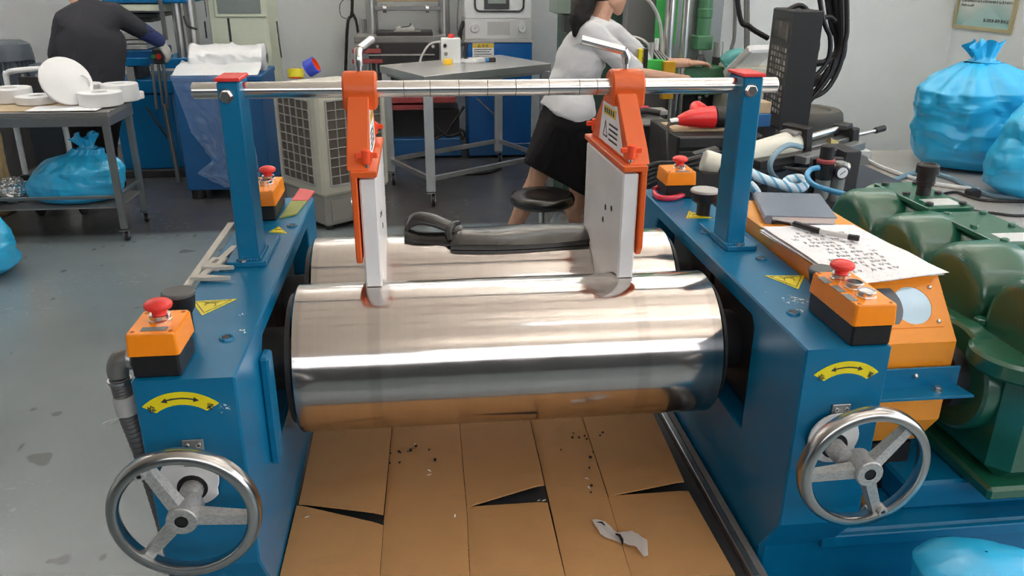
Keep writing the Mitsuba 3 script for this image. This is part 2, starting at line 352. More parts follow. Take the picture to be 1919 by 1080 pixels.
# posts with caps, base plates and bolts; the bar between them
for i, (px, sx) in enumerate(((-0.3475, -1), (0.6505, 1))):
    p = MB().box(px - .020, px + .020, 1.545, 1.625, ZT + .010, 1.405, .003).put(k('post'), BLUE)
    MB().box(px - .023, px + .023, 1.542, 1.628, 1.4055, 1.412, .002).put(p + '__cap', RED)
    bx0, bx1 = (px - .043, px + .034) if i == 0 else (px - .024, px + .045)
    c = sg.box(bx0 + .008, 1.532 + .008, bx1 - .008, 1.712 - .008).buffer(.008, quad_segs=5)
    MB().prism(np.array(c.exterior.coords)[:-1], .011, (0, 0, ZT), (1, 0, 0), (0, 1, 0), .0015).put(p + '__base_plate', BLUE)
    # weld seam round the foot
    w = MB(); xs = px + (.0215 if i == 0 else -.0215)
    for yy in np.arange(1.545, 1.626, .006): w.sphere((xs, yy, ZT + .012), .0045, 1)
    for xx in np.arange(px - .02, px + .021, .006): w.sphere((xx, 1.5435, ZT + .012), .004, 1)
    w.put(p + '__weld_seam', BLUE)
    w = MB(); hexb(w, (px - .004, 1.545, 1.380), (0, -1, 0), .0105, .011); w.put(p + '__clamp_bolt', CHROME)
    w = MB(); w.cyl((px - .002 + .008 * sx, 1.5365, ZT + .0105), (px - .002 + .008 * sx, 1.5365, ZT + .015), .0075, 6).put(p + '__base_bolt', STEEL)
MB().lathe([(0, -.420), (.0140, -.420), (.0155, -.4185), (.0155, .7135), (.0140, .715), (0, .715)], (0, 1.585, 1.3845), (1, 0, 0), 36).put(k('support_bar'), CHROME, 30)
for xx in (-.03, .02, .075, .13, .185, .25, .31, .345, .43): MB().lathe([(.0150, xx), (.0157, xx), (.0157, xx + .0012), (.0150, xx + .0012)], (0, 1.585, 1.3845), (1, 0, 0), 36).put(k('support_bar__scale_line'), 'steel_tube_dark')

mat('steel_tube_dark', srgb(70, 66, 60), .5)
# guide arms
def guide(xa, s, swing=0.0):
    """xa: inner face of the white plate; s=-1 the left one (hardware on its outer, left side)."""
    R = trimesh.transformations.rotation_matrix(swing, (0, 0, 1), (xa, 1.585, 0))[:3, :3]
    O = V(xa, 1.585, 0) - R @ V(xa, 1.585, 0)
    def fin(mb, key, m, sm=30):
        mb.v = [q @ R.T + O for q in mb.v]; return mb.put(key, m, sm)
    # the swept head that clamps the bar and the web below it
    hx0, hx1 = (xa + .005, xa + .071) if s > 0 else (xa - .061, xa + .003)
    head = np.vstack([arc((1.585, 1.3845), .034, -20, 200, 18)])
    prof = np.vstack([head, [(1.553, 1.35), (1.617, 1.35)]])
    arm = fin(MB().prism(prof, hx1 - hx0, (hx0, 0, 0), (0, 1, 0), (0, 0, 1), .004), k('guide_arm'), ORANGE2)
    wx0, wx1 = (xa + .012, xa + .020) if s > 0 else (xa - .020, xa - .012)
    web = [(1.440, 1.262), (1.730, 1.262), (1.725, 1.285), (1.640, 1.36), (1.553, 1.365), (1.462, 1.285)]
    fin(MB().prism(web, wx1 - wx0, (wx0, 0, 0), (0, 1, 0), (0, 0, 1), .002), arm + '__web', ORANGE2)
    # ribs along the near and far slanted edges, deeper towards the outside
    rx0, rx1 = (xa + .012, xa + .052) if s > 0 else (xa - .052, xa - .012)
    for rib in ([(1.436, 1.262), (1.448, 1.262), (1.470, 1.285), (1.566, 1.362), (1.560, 1.375), (1.548, 1.375), (1.458, 1.290)],
                [(1.734, 1.262), (1.722, 1.262), (1.714, 1.285), (1.625, 1.362), (1.632, 1.372), (1.724, 1.290)]):
        fin(MB().prism(rib, rx1 - rx0, (rx0, 0, 0), (0, 1, 0), (0, 0, 1), .002), arm + '__rib', ORANGE2)
    # shelf and hanging back plate
    sx0, sx1 = (xa - .002, xa + .046) if s > 0 else (xa - .046, xa + .002)
    fin(MB().box(sx0, sx1, 1.425, 1.745, 1.250, 1.262, .002), arm + '__shelf', ORANGE2)
    bx0, bx1 = (xa + .034, xa + .045) if s > 0 else (xa - .045, xa - .034)
    back = [(1.425, 1.252), (1.425, 1.10), (1.436, 1.085), (1.50, 1.085), (1.585, 1.05), (1.67, 1.085), (1.734, 1.085), (1.745, 1.10), (1.745, 1.252)]
    fin(MB().prism(back, bx1 - bx0, (bx0, 0, 0), (0, 1, 0), (0, 0, 1), .002), arm + '__back_plate', ORANGE2)
    # white nylon plate, its foot cut to both rollers
    cl = .0015
    a1 = arc((RY, RZ), RC + cl, 92, 35, 14); a2 = arc((RY2, RZ), RC + cl, 145, 88, 14)
    foot = np.vstack([a1, a2])
    prof = np.vstack([[(1.431, 1.246)], [(1.431, a1[0, 1])], foot, [(a2[-1, 0], 1.246)]])
    nx0, nx1 = (xa, xa + .031) if s > 0 else (xa - .031, xa)
    pl = fin(MB().prism(prof, nx1 - nx0, (nx0, 0, 0), (0, 1, 0), (0, 0, 1), .003), arm + '__nylon_plate', NYLON)
    # thumb screws on the shelf, bolts through the plate, lever
    tx = xa + .016 * s
    for ty in (1.432 + .010, 1.728 - .005):
        ts = MB().cyl((tx, ty, 1.255), (tx, ty, 1.275), .0038, 12)
        fin(ts, arm + '__thumb_screw', CHROME)
        fin(MB().cyl((tx, ty, 1.272), (tx, ty, 1.298), .0085, 16, ch=.002).box(tx - .020, tx + .020, ty - .0035, ty + .0035, 1.283, 1.293, .002), arm + '__thumb_screw_wing', mat_red_orange)
    fin(MB().cyl((xa + .045 * s, 1.60, 1.16), (xa + .062 * s, 1.60, 1.16), .007, 12), arm + '__plate_bolt', CHROME)
    w = MB()
    fx = xa - .0008 * s
    for (yy, zz) in ((1.50, 1.16), (1.56, 1.12), (1.545, 1.15)):
        w.prism(arc((yy, zz), .006, 0, 300, 8), .0008, (min(fx, xa), 0, 0), (0, 1, 0), (0, 0, 1))
    fin(w, arm + '__ink_mark', PRINT)
    # lever: a bent chrome rod screwed into the head
    lx = (hx0 + hx1) / 2
    fin(MB().cyl((lx, 1.585, 1.410), (lx, 1.585, 1.432), .0055, 12), arm + '__lever_stud', CHROME)
    b = V(lx, 1.585, 1.428)
    if s > 0: e = V(lx - .090, 1.585, 1.473); m = V(lx - .003, 1.585, 1.452)
    else: e = V(lx + .020, 1.672, 1.466); m = V(lx + .000, 1.588, 1.455)
    d = unit(e - m)
    pts = np.vstack([[b, b + V(0, 0, .012)], [m - V(0, 0, .006), m + d * .004, m + d * .012], [e - d * .004, e]])
    fin(MB().tube(pts, [.0080, .0082, .0084, .0084, .0084, .0086, .0086], 14, smooth=5), arm + '__lever', CHROME)
    # warning label on the face of the web that looks inward
    lf = (wx0 - .0008) if s > 0 else (wx1)
    lab = [(1.478, 1.268), (1.668, 1.268), (1.645, 1.348), (1.540, 1.352)] if s > 0 else [(1.478, 1.268), (1.668, 1.268), (1.645, 1.348), (1.540, 1.352)]
    lb = fin(MB().prism(lab, .0008, (lf, 0, 0), (0, 1, 0), (0, 0, 1)), arm + '__warning_label', PAPERW)
    lf2 = (lf - .0005) if s > 0 else (lf + .0008)
    fin(MB().prism([(1.545, 1.325), (1.635, 1.325), (1.635, 1.343), (1.54, 1.343)], .0005, (lf2, 0, 0), (0, 1, 0), (0, 0, 1)), arm + '__warning_label_header', YELLOW2)
    w = MB().prism([(1.60, 1.280), (1.636, 1.280), (1.618, 1.315)], .0005, (lf2, 0, 0), (0, 1, 0), (0, 0, 1), holes=[[(1.605, 1.283), (1.631, 1.283), (1.618, 1.309)]])
    for q in range(4): w.box(lf2, lf2 + .0005, 1.525, 1.59, 1.278 + q * .010, 1.282 + q * .010)
    for q in range(5): w.box(lf2 - .0002, lf2 + .0005, 1.555 + q * .016, 1.565 + q * .016, 1.329, 1.339)
    fin(w, arm + '__warning_label_print', PRINT)
mat_red_orange = mat('plastic_red_orange', srgb(240, 80, 35), 0.35)
guide(-.083, -1, 0.0)
guide(.366, 1, 0.03)

# control boxes: black base, orange cover, buttons
def control_box(x0, x1, y0, y1, buttons, z0=ZT, ang=0):
    b = MB().box(x0 + .003, x1 - .003, y0 + .003, y1 - .003, z0, z0 + .036, .003)
    C = V((x0 + x1) / 2, (y0 + y1) / 2, 0); Rz = trimesh.transformations.rotation_matrix(ang, (0, 0, 1), C)
    def fin(mb, key, m, sm=30):
        mb.v = [q @ Rz[:3, :3].T + Rz[:3, 3] for q in mb.v]; return mb.put(key, m, sm)
    bx = fin(b, k('control_box'), BLACKP)
    cv = MB(); h = .034
    base = np.array(sg.box(x0 + .005, y0 + .005, x1 - .005, y1 - .005).buffer(.005, quad_segs=4).exterior.coords)[:-1]
    m = trimesh.convex.convex_hull(np.vstack([np.c_[base, np.full(len(base), z0 + .036)], np.c_[(base - C[:2]) * V(.95, .97) + C[:2], np.full(len(base), z0 + .036 + h - .003)], np.c_[(base - C[:2]) * V(.90, .94) + C[:2], np.full(len(base), z0 + .036 + h)]]))
    cv.add(m); fin(cv, bx + '__cover', ORANGE)
    zt = z0 + .036 + h
    scr = MB()
    for sx_ in (x0 + .010, x1 - .010):
        for sy_ in (y0 + .010, y1 - .010): scr.cyl((sx_, sy_, zt - .001), (sx_, sy_, zt + .0006), .0032, 10)
    fin(scr, bx + '__cover_screw', mat_or_dark)
    for (bxx, byy, kind) in buttons:
        o = V(bxx, byy, zt)
        if kind == 'stop':
            fin(MB().lathe([(.0, 0), (.0165, 0), (.0165, .004), (.015, .005), (.015, .011), (.0135, .012), (.0, .012)], o, (0, 0, 1), 28), bx + '__button_collar', CHROME)
            fin(MB().lathe([(.0105, .010), (.0105, .017), (.0185, .021), (.0200, .0245), (.0195, .0275), (.016, .031), (.009, .0335), (0, .034)], o, (0, 0, 1), 28), bx + '__emergency_stop', RED)
        else:
            fin(MB().lathe([(0, 0), (.0155, 0), (.0155, .003), (.0145, .004), (.0145, .010), (.0135, .0115), (.0115, .0115), (.0115, .0095)], o, (0, 0, 1), 28), bx + '__push_button_collar', CHROME)
            fin(MB().lathe([(0.0114, .0), (.0114, .0095), (.0105, .0102), (0, .0105)], o, (0, 0, 1), 24), bx + '__push_button', BLACKP if kind == 'black' else PAPERW)
        px0, px1 = (bxx - .018, bxx + .018)
        if kind == 'stop' and len(buttons) == 1: fin(MB().box(px0, px1, byy - .037, byy - .024, zt, zt + .0008), bx + '__legend_plate', GREYM, False)
        elif len(buttons) > 1: fin(MB().box(bxx - .034, bxx - .021, byy - .016, byy + .013, zt, zt + .0008), bx + '__legend_plate', GREYM, False)
mat_or_dark = mat('plastic_orange_dark', srgb(170, 85, 10), 0.5)
control_box(-.425, -.353, 1.072, 1.160, [(-.387, 1.120, 'stop')])
control_box(.655, .7265, 1.068, 1.222, [(.687, 1.182, 'stop'), (.690, 1.142, 'black'), (.690, 1.105, 'white')])
b = atZ(488, 390, ZT); control_box(-.412, -.340, 1.845, 1.995, [(-.372, 1.962, 'stop'), (-.370, 1.915, 'black')])
control_box(.617, .697, 1.945, 2.035, [(.662, 1.985, 'stop')])

# oil cups with grey lids
def oil_cup(x, y, r, zt, lid):
    o = MB().lathe([(0, 0), (.016, 0), (.016, zt * .45), (r * .92, zt * .62), (r, zt * .9), (r, zt), (r - .003, zt), (0, zt)], (x, y, ZT), (0, 0, 1), 32).put(k('oil_cup'), BLACKP)
    MB().lathe([(r + .0015, -.002), (r + .0015, .002), (r - .001, .004), (r - .004, .0035), (0, .0035)], (x, y, ZT + zt), (0, 0, 1), 32).put(o + '__lid', lid)
mat('lid_grey', srgb(72, 74, 76), 0.5)
oil_cup(-.394, 1.238, .0245, .066, 'lid_grey'); oil_cup(.696, 1.255, .0245, .058, 'lid_grey'); oil_cup(.668, 1.800, .033, .060, 'paint_grey_light')
oil_cup(-.398, 1.79, .0245, .06, 'lid_grey')

# warning triangles on the frame tops
def triangle(pts, z=ZT + .0003):
    c = np.mean(pts, 0); pts = np.array(pts)
    kk = MB().prism(pts, .0006, (0, 0, z)).put(k('warning_sticker'), YELLOW, False)
    q = c + (pts - c) * .80; q2 = c + (pts - c) * .755
    MB().prism(q, .0004, (0, 0, z + .0006), holes=[q2]).put(kk + '__border', PRINT, False)
    e = (pts[1] - pts[0]) / np.linalg.norm(pts[1] - pts[0]); s = np.linalg.norm(pts[1] - pts[0])
    a = [c + s * .12 * V(math.cos(t), math.sin(t)) for t in np.linspace(-.6, 3.4, 12)]
    w = MB().tube([(p[0], p[1], z + .0007) for p in a], s * .008, 5)
    for j in range(2): w.box(c[0] - s * (.2 - .05 * j), c[0] + s * (.2 - .05 * j), c[1] + s * (.02 - .05 * j) + s * .14, c[1] + s * (.032 - .05 * j) + s * .14, z + .0006, z + .001)
    w.put(kk + '__symbol', PRINT, False)
triangle([(-.413, 1.362), (-.336, 1.366), (-.380, 1.297)])
triangle([(.650, 1.387), (.728, 1.379), (.684, 1.312)])
triangle([(-.345, 1.757), (-.303, 1.745), (-.330, 1.800)])
triangle([(.618, 1.775), (.682, 1.770), (.645, 1.835)])

# curved yellow arrow stickers with the characters for loose and tight
GLYPH = {'song': [((.0, .72), (.42, .78)), ((.22, 1.0), (.22, .0)), ((.22, .62), (.02, .25)), ((.22, .6), (.42, .35)), ((.66, .98), (.45, .52)), ((.72, .98), (1.0, .5)), ((.72, .48), (.5, .08)), ((.5, .08), (.92, .12)), ((.82, .3), (.98, .0))],
         'jin': [((.12, .98), (.12, .62)), ((.34, 1.0), (.34, .6)), ((.48, .95), (.88, .95)), ((.86, .95), (.5, .6)), ((.55, .82), (.95, .58)), ((.55, .56), (.2, .42)), ((.2, .42), (.6, .42)), ((.66, .5), (.22, .26)), ((.22, .26), (.85, .28)), ((.52, .27), (.52, -.02)), ((.3, .16), (.15, .0)), ((.72, .16), (.9, .0))]}
def glyph(mb, name, o, U, W, h, sw, d=.0006):
    N = np.cross(U, W)
    for (a, b) in GLYPH[name]:
        p, q = np.asarray(o) + h * (a[0] * U + a[1] * W), np.asarray(o) + h * (b[0] * U + b[1] * W)
        t = unit(q - p); mb.obox((p + q) / 2 + N * d / 2, t, np.cross(N, t), N, np.linalg.norm(q - p) + sw, sw, d)
def arrow_sticker(xc, zc):
    R0, R1, a = .058, .079, 47
    c = (xc, zc - .060)
    poly = np.vstack([arc(c, R1, 90 - a * .92, 90 + a * .92, 16), arc(c, R0, 90 + a * .80, 90 - a * .80, 16)])
    yy = Y0 - .0004; U, W = V(1, 0, 0), V(0, 0, 1)     # U x W = -y : towards the camera
    s = MB().prism(poly, .0006, (0, yy, 0), U, W).put(k('arrow_sticker'), YELLOW, False)
    w = MB().prism(np.vstack([arc(c, .0697, 73, 107, 12), arc(c, .0675, 107, 73, 12)]), .0004, (0, yy - .0006, 0), U, W)
    for g in (1, -1):
        t = math.radians(90 + g * 16); p = V(c[0], c[1]) + .0686 * V(math.cos(t), math.sin(t)); tg = V(-math.sin(t), math.cos(t)) * g; nn = V(math.cos(t), math.sin(t))
        w.prism([p + tg * .008, p + nn * .0042, p - nn * .0042], .0004, (0, yy - .0006, 0), U, W)
    w.put(s + '__arrow', PRINT, False)
    w = MB(); glyph(w, 'song', (xc - .044, yy - .0006, zc - .013), V(.92, 0, .38), V(-.38, 0, .92), .0095, .0011); w.put(s + '__character', PRINT, False)
    w = MB(); glyph(w, 'jin', (xc + .0345, yy - .0006, zc - .0095), V(.92, 0, -.38), V(.38, 0, .92), .0095, .0010); w.put(s + '__character', PRINT, False)
arrow_sticker(-.3605, 1.0115); arrow_sticker(.656, 1.0085)

# handwheels
def handwheel(xc, zc, y, angles, knob):
    R = .107
    prof = [(R - .003, -.001), (R, .003), (R, .014), (R - .002, .019), (R - .006, .0225), (R - .013, .0235), (R - .0165, .0225), (R - .0185, .018), (R - .0165, .008), (R - .0140, .0), (R - .008, -.003), (R - .003, -.001)]
    h = MB().lathe(prof, (xc, y + .01, zc), (0, -1, 0), 96).put(k('handwheel'), mat('steel_wheel_rim', (0.50, 0.50, 0.49), 0.20, 1.0), 40)
    MB().lathe([(0.0095, .030), (.0205, .030), (.022, .028), (.0225, .0), (.022, -.012), (.018, -.018), (0, -.018)], (xc, y + .01, zc), (0, -1, 0), 36).put(h + '__hub', CAST)
    MB().lathe([(0.0, .0285), (.0096, .0285)], (xc, y + .01, zc), (0, -1, 0), 24).box(xc - .0022, xc + .0022, y - .0188, y - .0184, zc + .006, zc + .013).put(h + '__bore', BLACKP)  # flat black disc for the dark inside of the bore
    for j, a in enumerate(angles):
        t = math.radians(a); d = V(math.cos(t), 0, math.sin(t)); n = V(-math.sin(t), 0, math.cos(t))
        p, q = V(xc, y - .004, zc) + d * .016, V(xc, y + .002, zc) + d * (R - .010)
        sp = MB()
        ring = lambda o, w_, dp: [o - n * w_ + V(0, dp, 0), o - n * w_ * .75 - V(0, dp, 0), o + n * w_ * .75 - V(0, dp, 0), o + n * w_ + V(0, dp, 0)]
        sp.add(trimesh.convex.convex_hull(np.array(ring(p, .0115, .009) + ring(q, .0095, .006))))
        sp.put(h + '__spoke', CAST)
        if j == knob:
            o = V(xc, y, zc) + d * (R - .018) + n * .006
            MB().lathe([(.0035, .013), (.0075, .013), (.0085, .011), (.0085, -.005), (0, -.005)], o, (0, -1, 0), 16).put(h + '__handle_boss', CAST)
            MB().lathe([(0, .0115), (.0036, .0115)], o, (0, -1, 0), 12).put(h + '__handle_hole', BLACKP)  # black disc for the dark inside of the handle hole
    return h
handwheel(-.3575, .868, 1.0, (119, -10, 229), 0)
handwheel(.673, .873, 1.0, (187, 47, 293), 2)
for (cx, cz) in ((-.3605, .886), (.652, .892)):
    a = np.array(sg.Point(0, 0).buffer(.046, quad_segs=12).intersection(sg.box(-.05, -.06, .036, .06)).union(sg.Point(0, 0).buffer(.040)).exterior.coords)[:-1] + V(cx, cz)
    d = MB().prism(a, .004, (0, 1.060, 0), (1, 0, 0), (0, 0, 1), .001).put(k('dial_plate'), NYLON)
    w = MB().cyl((cx - .0, 1.0566, cz - .014), (cx, 1.0556, cz - .014), .0225, 28).put(d + '__shadow_disc', BLACKP)  # black disc painted as the shade around the shaft sleeve
    MB().cyl((cx, 1.056, cz - .016), (cx, 1.012, cz - .016), .0165, 28).put(d + '__shaft_sleeve', CAST)
    w = MB()
    for a in (62, 72, 82): w.box(cx + .038 * math.cos(math.radians(a)) - .001, cx + .038 * math.cos(math.radians(a)) + .001, 1.0555, 1.056, cz + .036 * math.sin(math.radians(a)), cz + .036 * math.sin(math.radians(a)) + .002)
    w.cyl((cx + .016, 1.056, cz + .028), (cx + .016, 1.0545, cz + .028), .0025, 10)
    w.put(d + '__mark', PRINT)
for cx in (-.352, .657):
    p = MB().box(cx - .0155, cx + .0155, 1.0625, 1.066, .927, .951, .0008).prism([(1.0625, .928), (1.052, .921), (1.052, .912), (1.056, .912), (1.056, .919), (1.066, .927)], .028, (cx - .014, 0, 0), (0, 1, 0), (0, 0, 1)).put(k('pointer_bracket'), STEEL)
    w = MB()
    for s in (-.0085, .0085): w.lathe([(.0015, .0015), (.002, .0028), (.0035, .0028), (.0042, .001), (.0042, 0)], (cx + s, 1.0625, .942), (0, -1, 0), 14)
    w.put(p + '__screw', CHROME)

# amber gear cover with sight window, blue angle bracket under it
gp = [(1.20, .985), (1.292, 1.083), (1.80, 1.083), (1.80, .74), (1.245, .755), (1.20, .825)]
g = MB().prism(gp, .212, (.7285, 0, 0), (0, 1, 0), (0, 0, 1), .004).put(k('gear_cover'), GOLD)
su = V(1, 0, 0); sv = unit(V(0, .092, .098)); sn = np.cross(su, sv); so = V(.7285, 1.20, .985)
O = so + sv * .028 + su * .035
fr = np.array(sg.box(0, 0, .157, .085).exterior.coords)[:-1]
ell = arc((.108, .0425), .036, 0, 360, 40)[:-1]
MB().prism(fr, .002, O, su, sv, .0005, holes=[ell]).put(g + '__window_frame', GOLD)
mat('sight_glass', srgb(190, 222, 238), 0.08, spec=0.8); mat('sight_dark', srgb(85, 90, 98), 0.3)
MB().prism(ell, .0008, O, su, sv).put(g + '__sight_glass', 'sight_glass')
MB().prism(np.vstack([arc((.040, .0425), .048, -46, 46, 14), [(.02, .077), (.02, .008)]]), .0006, O + sn * .002, su, sv).put(g + '__sight_shutter', 'sight_dark')
w = MB()
for (a, b) in ((.149, .010), (.149, .076), (.010, .012), (.010, .075)): w.sphere(O + su * a + sv * b + sn * .002, .0045, 2, (1, 1, 1))
w.put(g + '__screw', CHROME)
br = MB().box(.7285, .946, 1.185, 1.19, .900, .942, .001).prism([(.7285, 1.19), (.7285, 1.145), (.952, 1.145), (.944, 1.19)], .006, (0, 0, .900), ch=.001).box(.7285, .7335, 1.15, 1.185, .906, .942).put(k('angle_bracket'), BLUE)
w = MB(); w.sphere((.862, 1.185, .927), .0055, 2); w.put(br + '__rivet', STEEL)
w = MB(); hexb(w, (.895, 1.165, .906), (0, 0, 1), .007, .009); w.put(br + '__bolt', STEEL)
MB().cyl((.94, 1.50, .86), (1.04, 1.50, .86), .07, 32).cyl((.95, 1.30, .92), (1.03, 1.30, .92), .05, 32).put(k('drive_shaft'), DARKST)
MB().box(.735, .93, 1.25, 1.80, .64, .745).put(k('dark_gap_box'), BLACKP)  # black box filling the dark gap under the gear cover
w = MB(); hexb(w, (.800, 1.155, .665), (0, -1, 0), .012, .018); w.cyl((.800, 1.178, .665), (.800, 1.15, .665), .018, 20); w.put(k('anchor_bolt'), STEEL)

# conduit elbow and hose beside the left control box
mat('conduit', srgb(112, 112, 110), 0.35, 0.4)
e = MB().tube([(-.424, 1.10, 1.072), (-.436, 1.10, 1.072), (-.446, 1.10, 1.067), (-.451, 1.10, 1.056), (-.452, 1.10, 1.044)], [.0145, .0145, .0155, .0155, .0145], 18, smooth=4).put(k('conduit_elbow'), 'conduit')
MB().lathe([(0, 0), (.0175, 0), (.0175, .006), (0, .006)], (-.432, 1.10, 1.072), (1, 0, 0), 20).lathe([(0, 0), (.017, 0), (.017, .004), (0, .004)], (-.452, 1.10, 1.034), (0, 0, 1), 20).put(e + '__ring', STEEL)
hp = spline([(-.452, 1.10, 1.04), (-.450, 1.10, 1.0), (-.448, 1.10, .97), (-.440, 1.105, .90), (-.432, 1.11, .80), (-.43, 1.12, .70), (-.43, 1.13, .60)], 24)
rad = .0135 + .0012 * np.sin(np.arange(len(hp)) * 2.1)
MB().tube(hp, rad, 14).put(e + '__hose', 'lid_grey')
MB().cyl((-.450, 1.10, 1.012), (-.4485, 1.10, .982), .0165, 18).tube(spline([(-.452, 1.085, .985), (-.468, 1.075, .978), (-.475, 1.07, .982), (-.466, 1.075, .984), (-.452, 1.086, .982)], 5), .0006, 5).put(e + '__hose_clamp', GREYL)
# ================================================================== green gear reducer on the pedestal
RED_ = thing('gear_reducer', 'dark green cast gear reducer with rounded bearing housings and two bolted top plates', 'gearbox')
k = lambda s: RED_ + '__' + s
HC = (1.800, 1.590, 1.385, 1.170)
body = MB().box(1.015, 1.30, 1.125, 1.98, .72, .955, .03).put(k('lower_casing'), GREEN)
MB().box(1.0, 1.34, 1.11, 2.0, .70, .728, .008).put(k('foot_flange'), GREEN)
u = MB()
prof = [(1.13, .98), (1.13, 1.055), (1.145, 1.078), (1.160, 1.086), (1.245, 1.086), (1.262, 1.07), (1.262, .98)]
u.prism([(p[0], p[1]) for p in prof], .83, (0, 1.93, 0), (1, 0, 0), (0, 0, 1), .012).put(k('upper_casing'), GREEN)
for i, y in enumerate(HC):
    R = .098 if i < 3 else .112
    zc = 1.004 if i < 3 else 1.0
    h = MB().lathe([(0, 1.032), (R - .030, 1.033), (R - .016, 1.037), (R - .006, 1.046), (R, 1.060), (R + .003, 1.12), (R - .004, 1.16), (R - .02, 1.19), (0, 1.20)], (0, y, zc), (1, 0, 0), 64).put(k('bearing_housing'), GREEN, 60)
# the split flange: scalloped lobes carrying long bolts
pts = [(1.005, 1.075), (1.32, 1.075), (1.32, 1.985), (1.005, 1.985)]
sh_ = sg.Polygon(pts).buffer(.0)
for y in HC: sh_ = sh_.union(sg.Point(1.045, y).buffer(.062 if y != HC[3] else .085))
sh_ = sh_.buffer(.012, quad_segs=5).buffer(-.012, quad_segs=5)
MB().prism(np.array(sh_.exterior.coords)[:-1], .036, (0, 0, .942), ch=.006).put(k('split_flange'), GREEN)
for y in (1.09, 1.275, 1.49, 1.70, 1.92):
    w = MB(); hexb(w, (1.035, y, .978), (0, 0, 1), .0125, .016); w.put(k('flange_bolt'), GREEN)
MB().cyl((1.075, 1.135, .982), (1.075, 1.135, 1.02), .013, 20).cyl((1.075, 1.135, 1.02), (1.075, 1.135, 1.028), .019, 20, ch=.002).put(k('stud_bolt'), GREEN)
MB().lathe([(.060, .985), (.098, .985), (.104, .990), (.104, 1.02), (.094, 1.03), (.060, 1.03)], (0, 1.262, .885), (1, 0, 0), 56).put(k('shaft_cover'), GREEN)
MB().cyl((.96, 1.262, .885), (1.06, 1.262, .885), .061, 40).put(k('shaft_end'), DARKST)
mat('plate_silver', srgb(205, 208, 206), 0.35, 0.3)
for (x0, x1, y0, y1, z, brea) in ((1.136, 1.250, 1.640, 1.872, 1.100, True), (1.136, 1.256, 1.385, 1.618, 1.097, False)):
    p = MB().box(x0, x1, y0, y1, z - .012, z, .002).put(k('top_plate'), GREEN)
    MB().box(x0 + .012, x1 - .01, y0 + .008, y1 - .008, z - .03, z - .012, .002).put(p + '__gasket_frame', GREEN)
    for (fx, fy) in ((.05, .95), (.05, .5), (.05, .05), (.95, .5), (.95, .95), (.95, .05)):
        w = MB(); w.cyl((x0 + .012 + (x1 - x0 - .024) * fx, y0 + .012 + (y1 - y0 - .024) * fy, z), (x0 + .012 + (x1 - x0 - .024) * fx, y0 + .012 + (y1 - y0 - .024) * fy, z + .0065), .0085, 6 if not brea else 12, ch=.001)
        w.put(p + '__bolt', DARKST if brea else GREEN)
    MB().box(x0 + .022, x1 - .018, y0 + .020, y0 + .072, z, z + .001).put(p + '__name_plate', 'plate_silver', False)
    if brea:
        q = V(1.192, 1.752, z)
        b = MB().lathe([(0, 0), (.016, 0), (.016, .022), (.0205, .024), (.0205, .052), (.0255, .053), (.0255, .072), (.022, .075), (.016, .075), (.014, .072), (0, .072)], q, (0, 0, 1), 28).put(p + '__breather', BLACKP)
        MB().lathe([(.0205, 0), (.0225, .001), (.0225, .003), (.0205, .004)], q + V(0, 0, .03), (0, 0, 1), 28).put(b + '__ring', BLACKP)

# ================================================================== cardboard on the tray
def card_col(p, n, uv):
    c = mix((0.450, 0.240, 0.098), (0.505, 0.275, 0.115), fbm(p.x * 4, p.y * 4, 1.0))
    li = 0.5 + 0.5 * dr.sin(p.y * 6.283 / 0.0072 + 1.4 * noise(p.x * 9, p.y * 16))
    up = smoothstep(1.52, 1.66, p.y)
    c = c * (1 - 0.20 * up * smoothstep(0.62, 0.95, li))  # corrugation lines, darkened more at the back for the shade near the roller
    st = smoothstep(0.70, 0.80, noise(p.x * 22, p.y * 30, 4.0))
    return mix(c, (0.30, 0.18, 0.09), 0.10 * st)
mat('cardboard', proc(card_col), 0.75, spec=0.25)
CARD = thing('cardboard_sheet', 'flattened brown cardboard box spread on the tray between the blue side frames', 'cardboard')
ZC_ = .5985
top = [(586, 812), (735, 803), (862, 798), (995, 790), (1092, 783), (1228, 777)]
mid = [(556, 946), (720, 968), (875, 950), (1030, 940), (1140, 930), (1285, 905)]
low = [(519, 1094), (711, 1100), (882, 1100), (1065, 1100), (1190, 1100), (1393, 1100)]
T0 = [atZ(*q, ZC_) for q in top]; M0 = [atZ(*q, ZC_) for q in mid]; L0 = [atZ(*q, ZC_) for q in low]
T0 = [m + (t - m) * (2.0 - m[1]) / (t[1] - m[1]) for t, m in zip(T0, M0)]
L0 = [m + (l - m) * (1.09 - m[1]) / (l[1] - m[1]) for l, m in zip(L0, M0)]
for q in (T0[5], M0[5], L0[5]): q[0] = min(q[0], .548)
for q in (T0[0], M0[0], L0[0]): q[0] = max(q[0], -.279)
rng = np.random.default_rng(3)
def panel(key, a, b, c, d, bulge=0.0, nu=10, nv=14, seed=0, gap=.0004):
    """a, b: back-left, back-right; d, c: near-left, near-right."""
    a, b, c, d = [np.array(q, float) for q in (a, b, c, d)]
    u = np.linspace(0, 1, nu)[:, None, None]; v = np.linspace(0, 1, nv)[None, :, None]
    lu = (gap / np.linalg.norm(b - a)); u = lu + u * (1 - 2 * lu)
    P = (a * (1 - u) + b * u) * (1 - v) + (d * (1 - u) + c * u) * v
    P[..., 2] += bulge * np.sin(np.pi * u[..., 0]) * np.sin(np.pi * v[..., 0]) + .0016 * (meshkit.noise(P * 11, seed) - .5)
    # fold creases: the long edges dip slightly
    P[..., 2] -= .0022 * (np.exp(-(u[..., 0] / .05) ** 2) + np.exp(-((1 - u[..., 0]) / .05) ** 2))
    return MB().grid(P, (0, 0, .0035), flip=True).put(key, 'cardboard', 40)
Z = lambda q, dz: q + V(0, 0, dz)
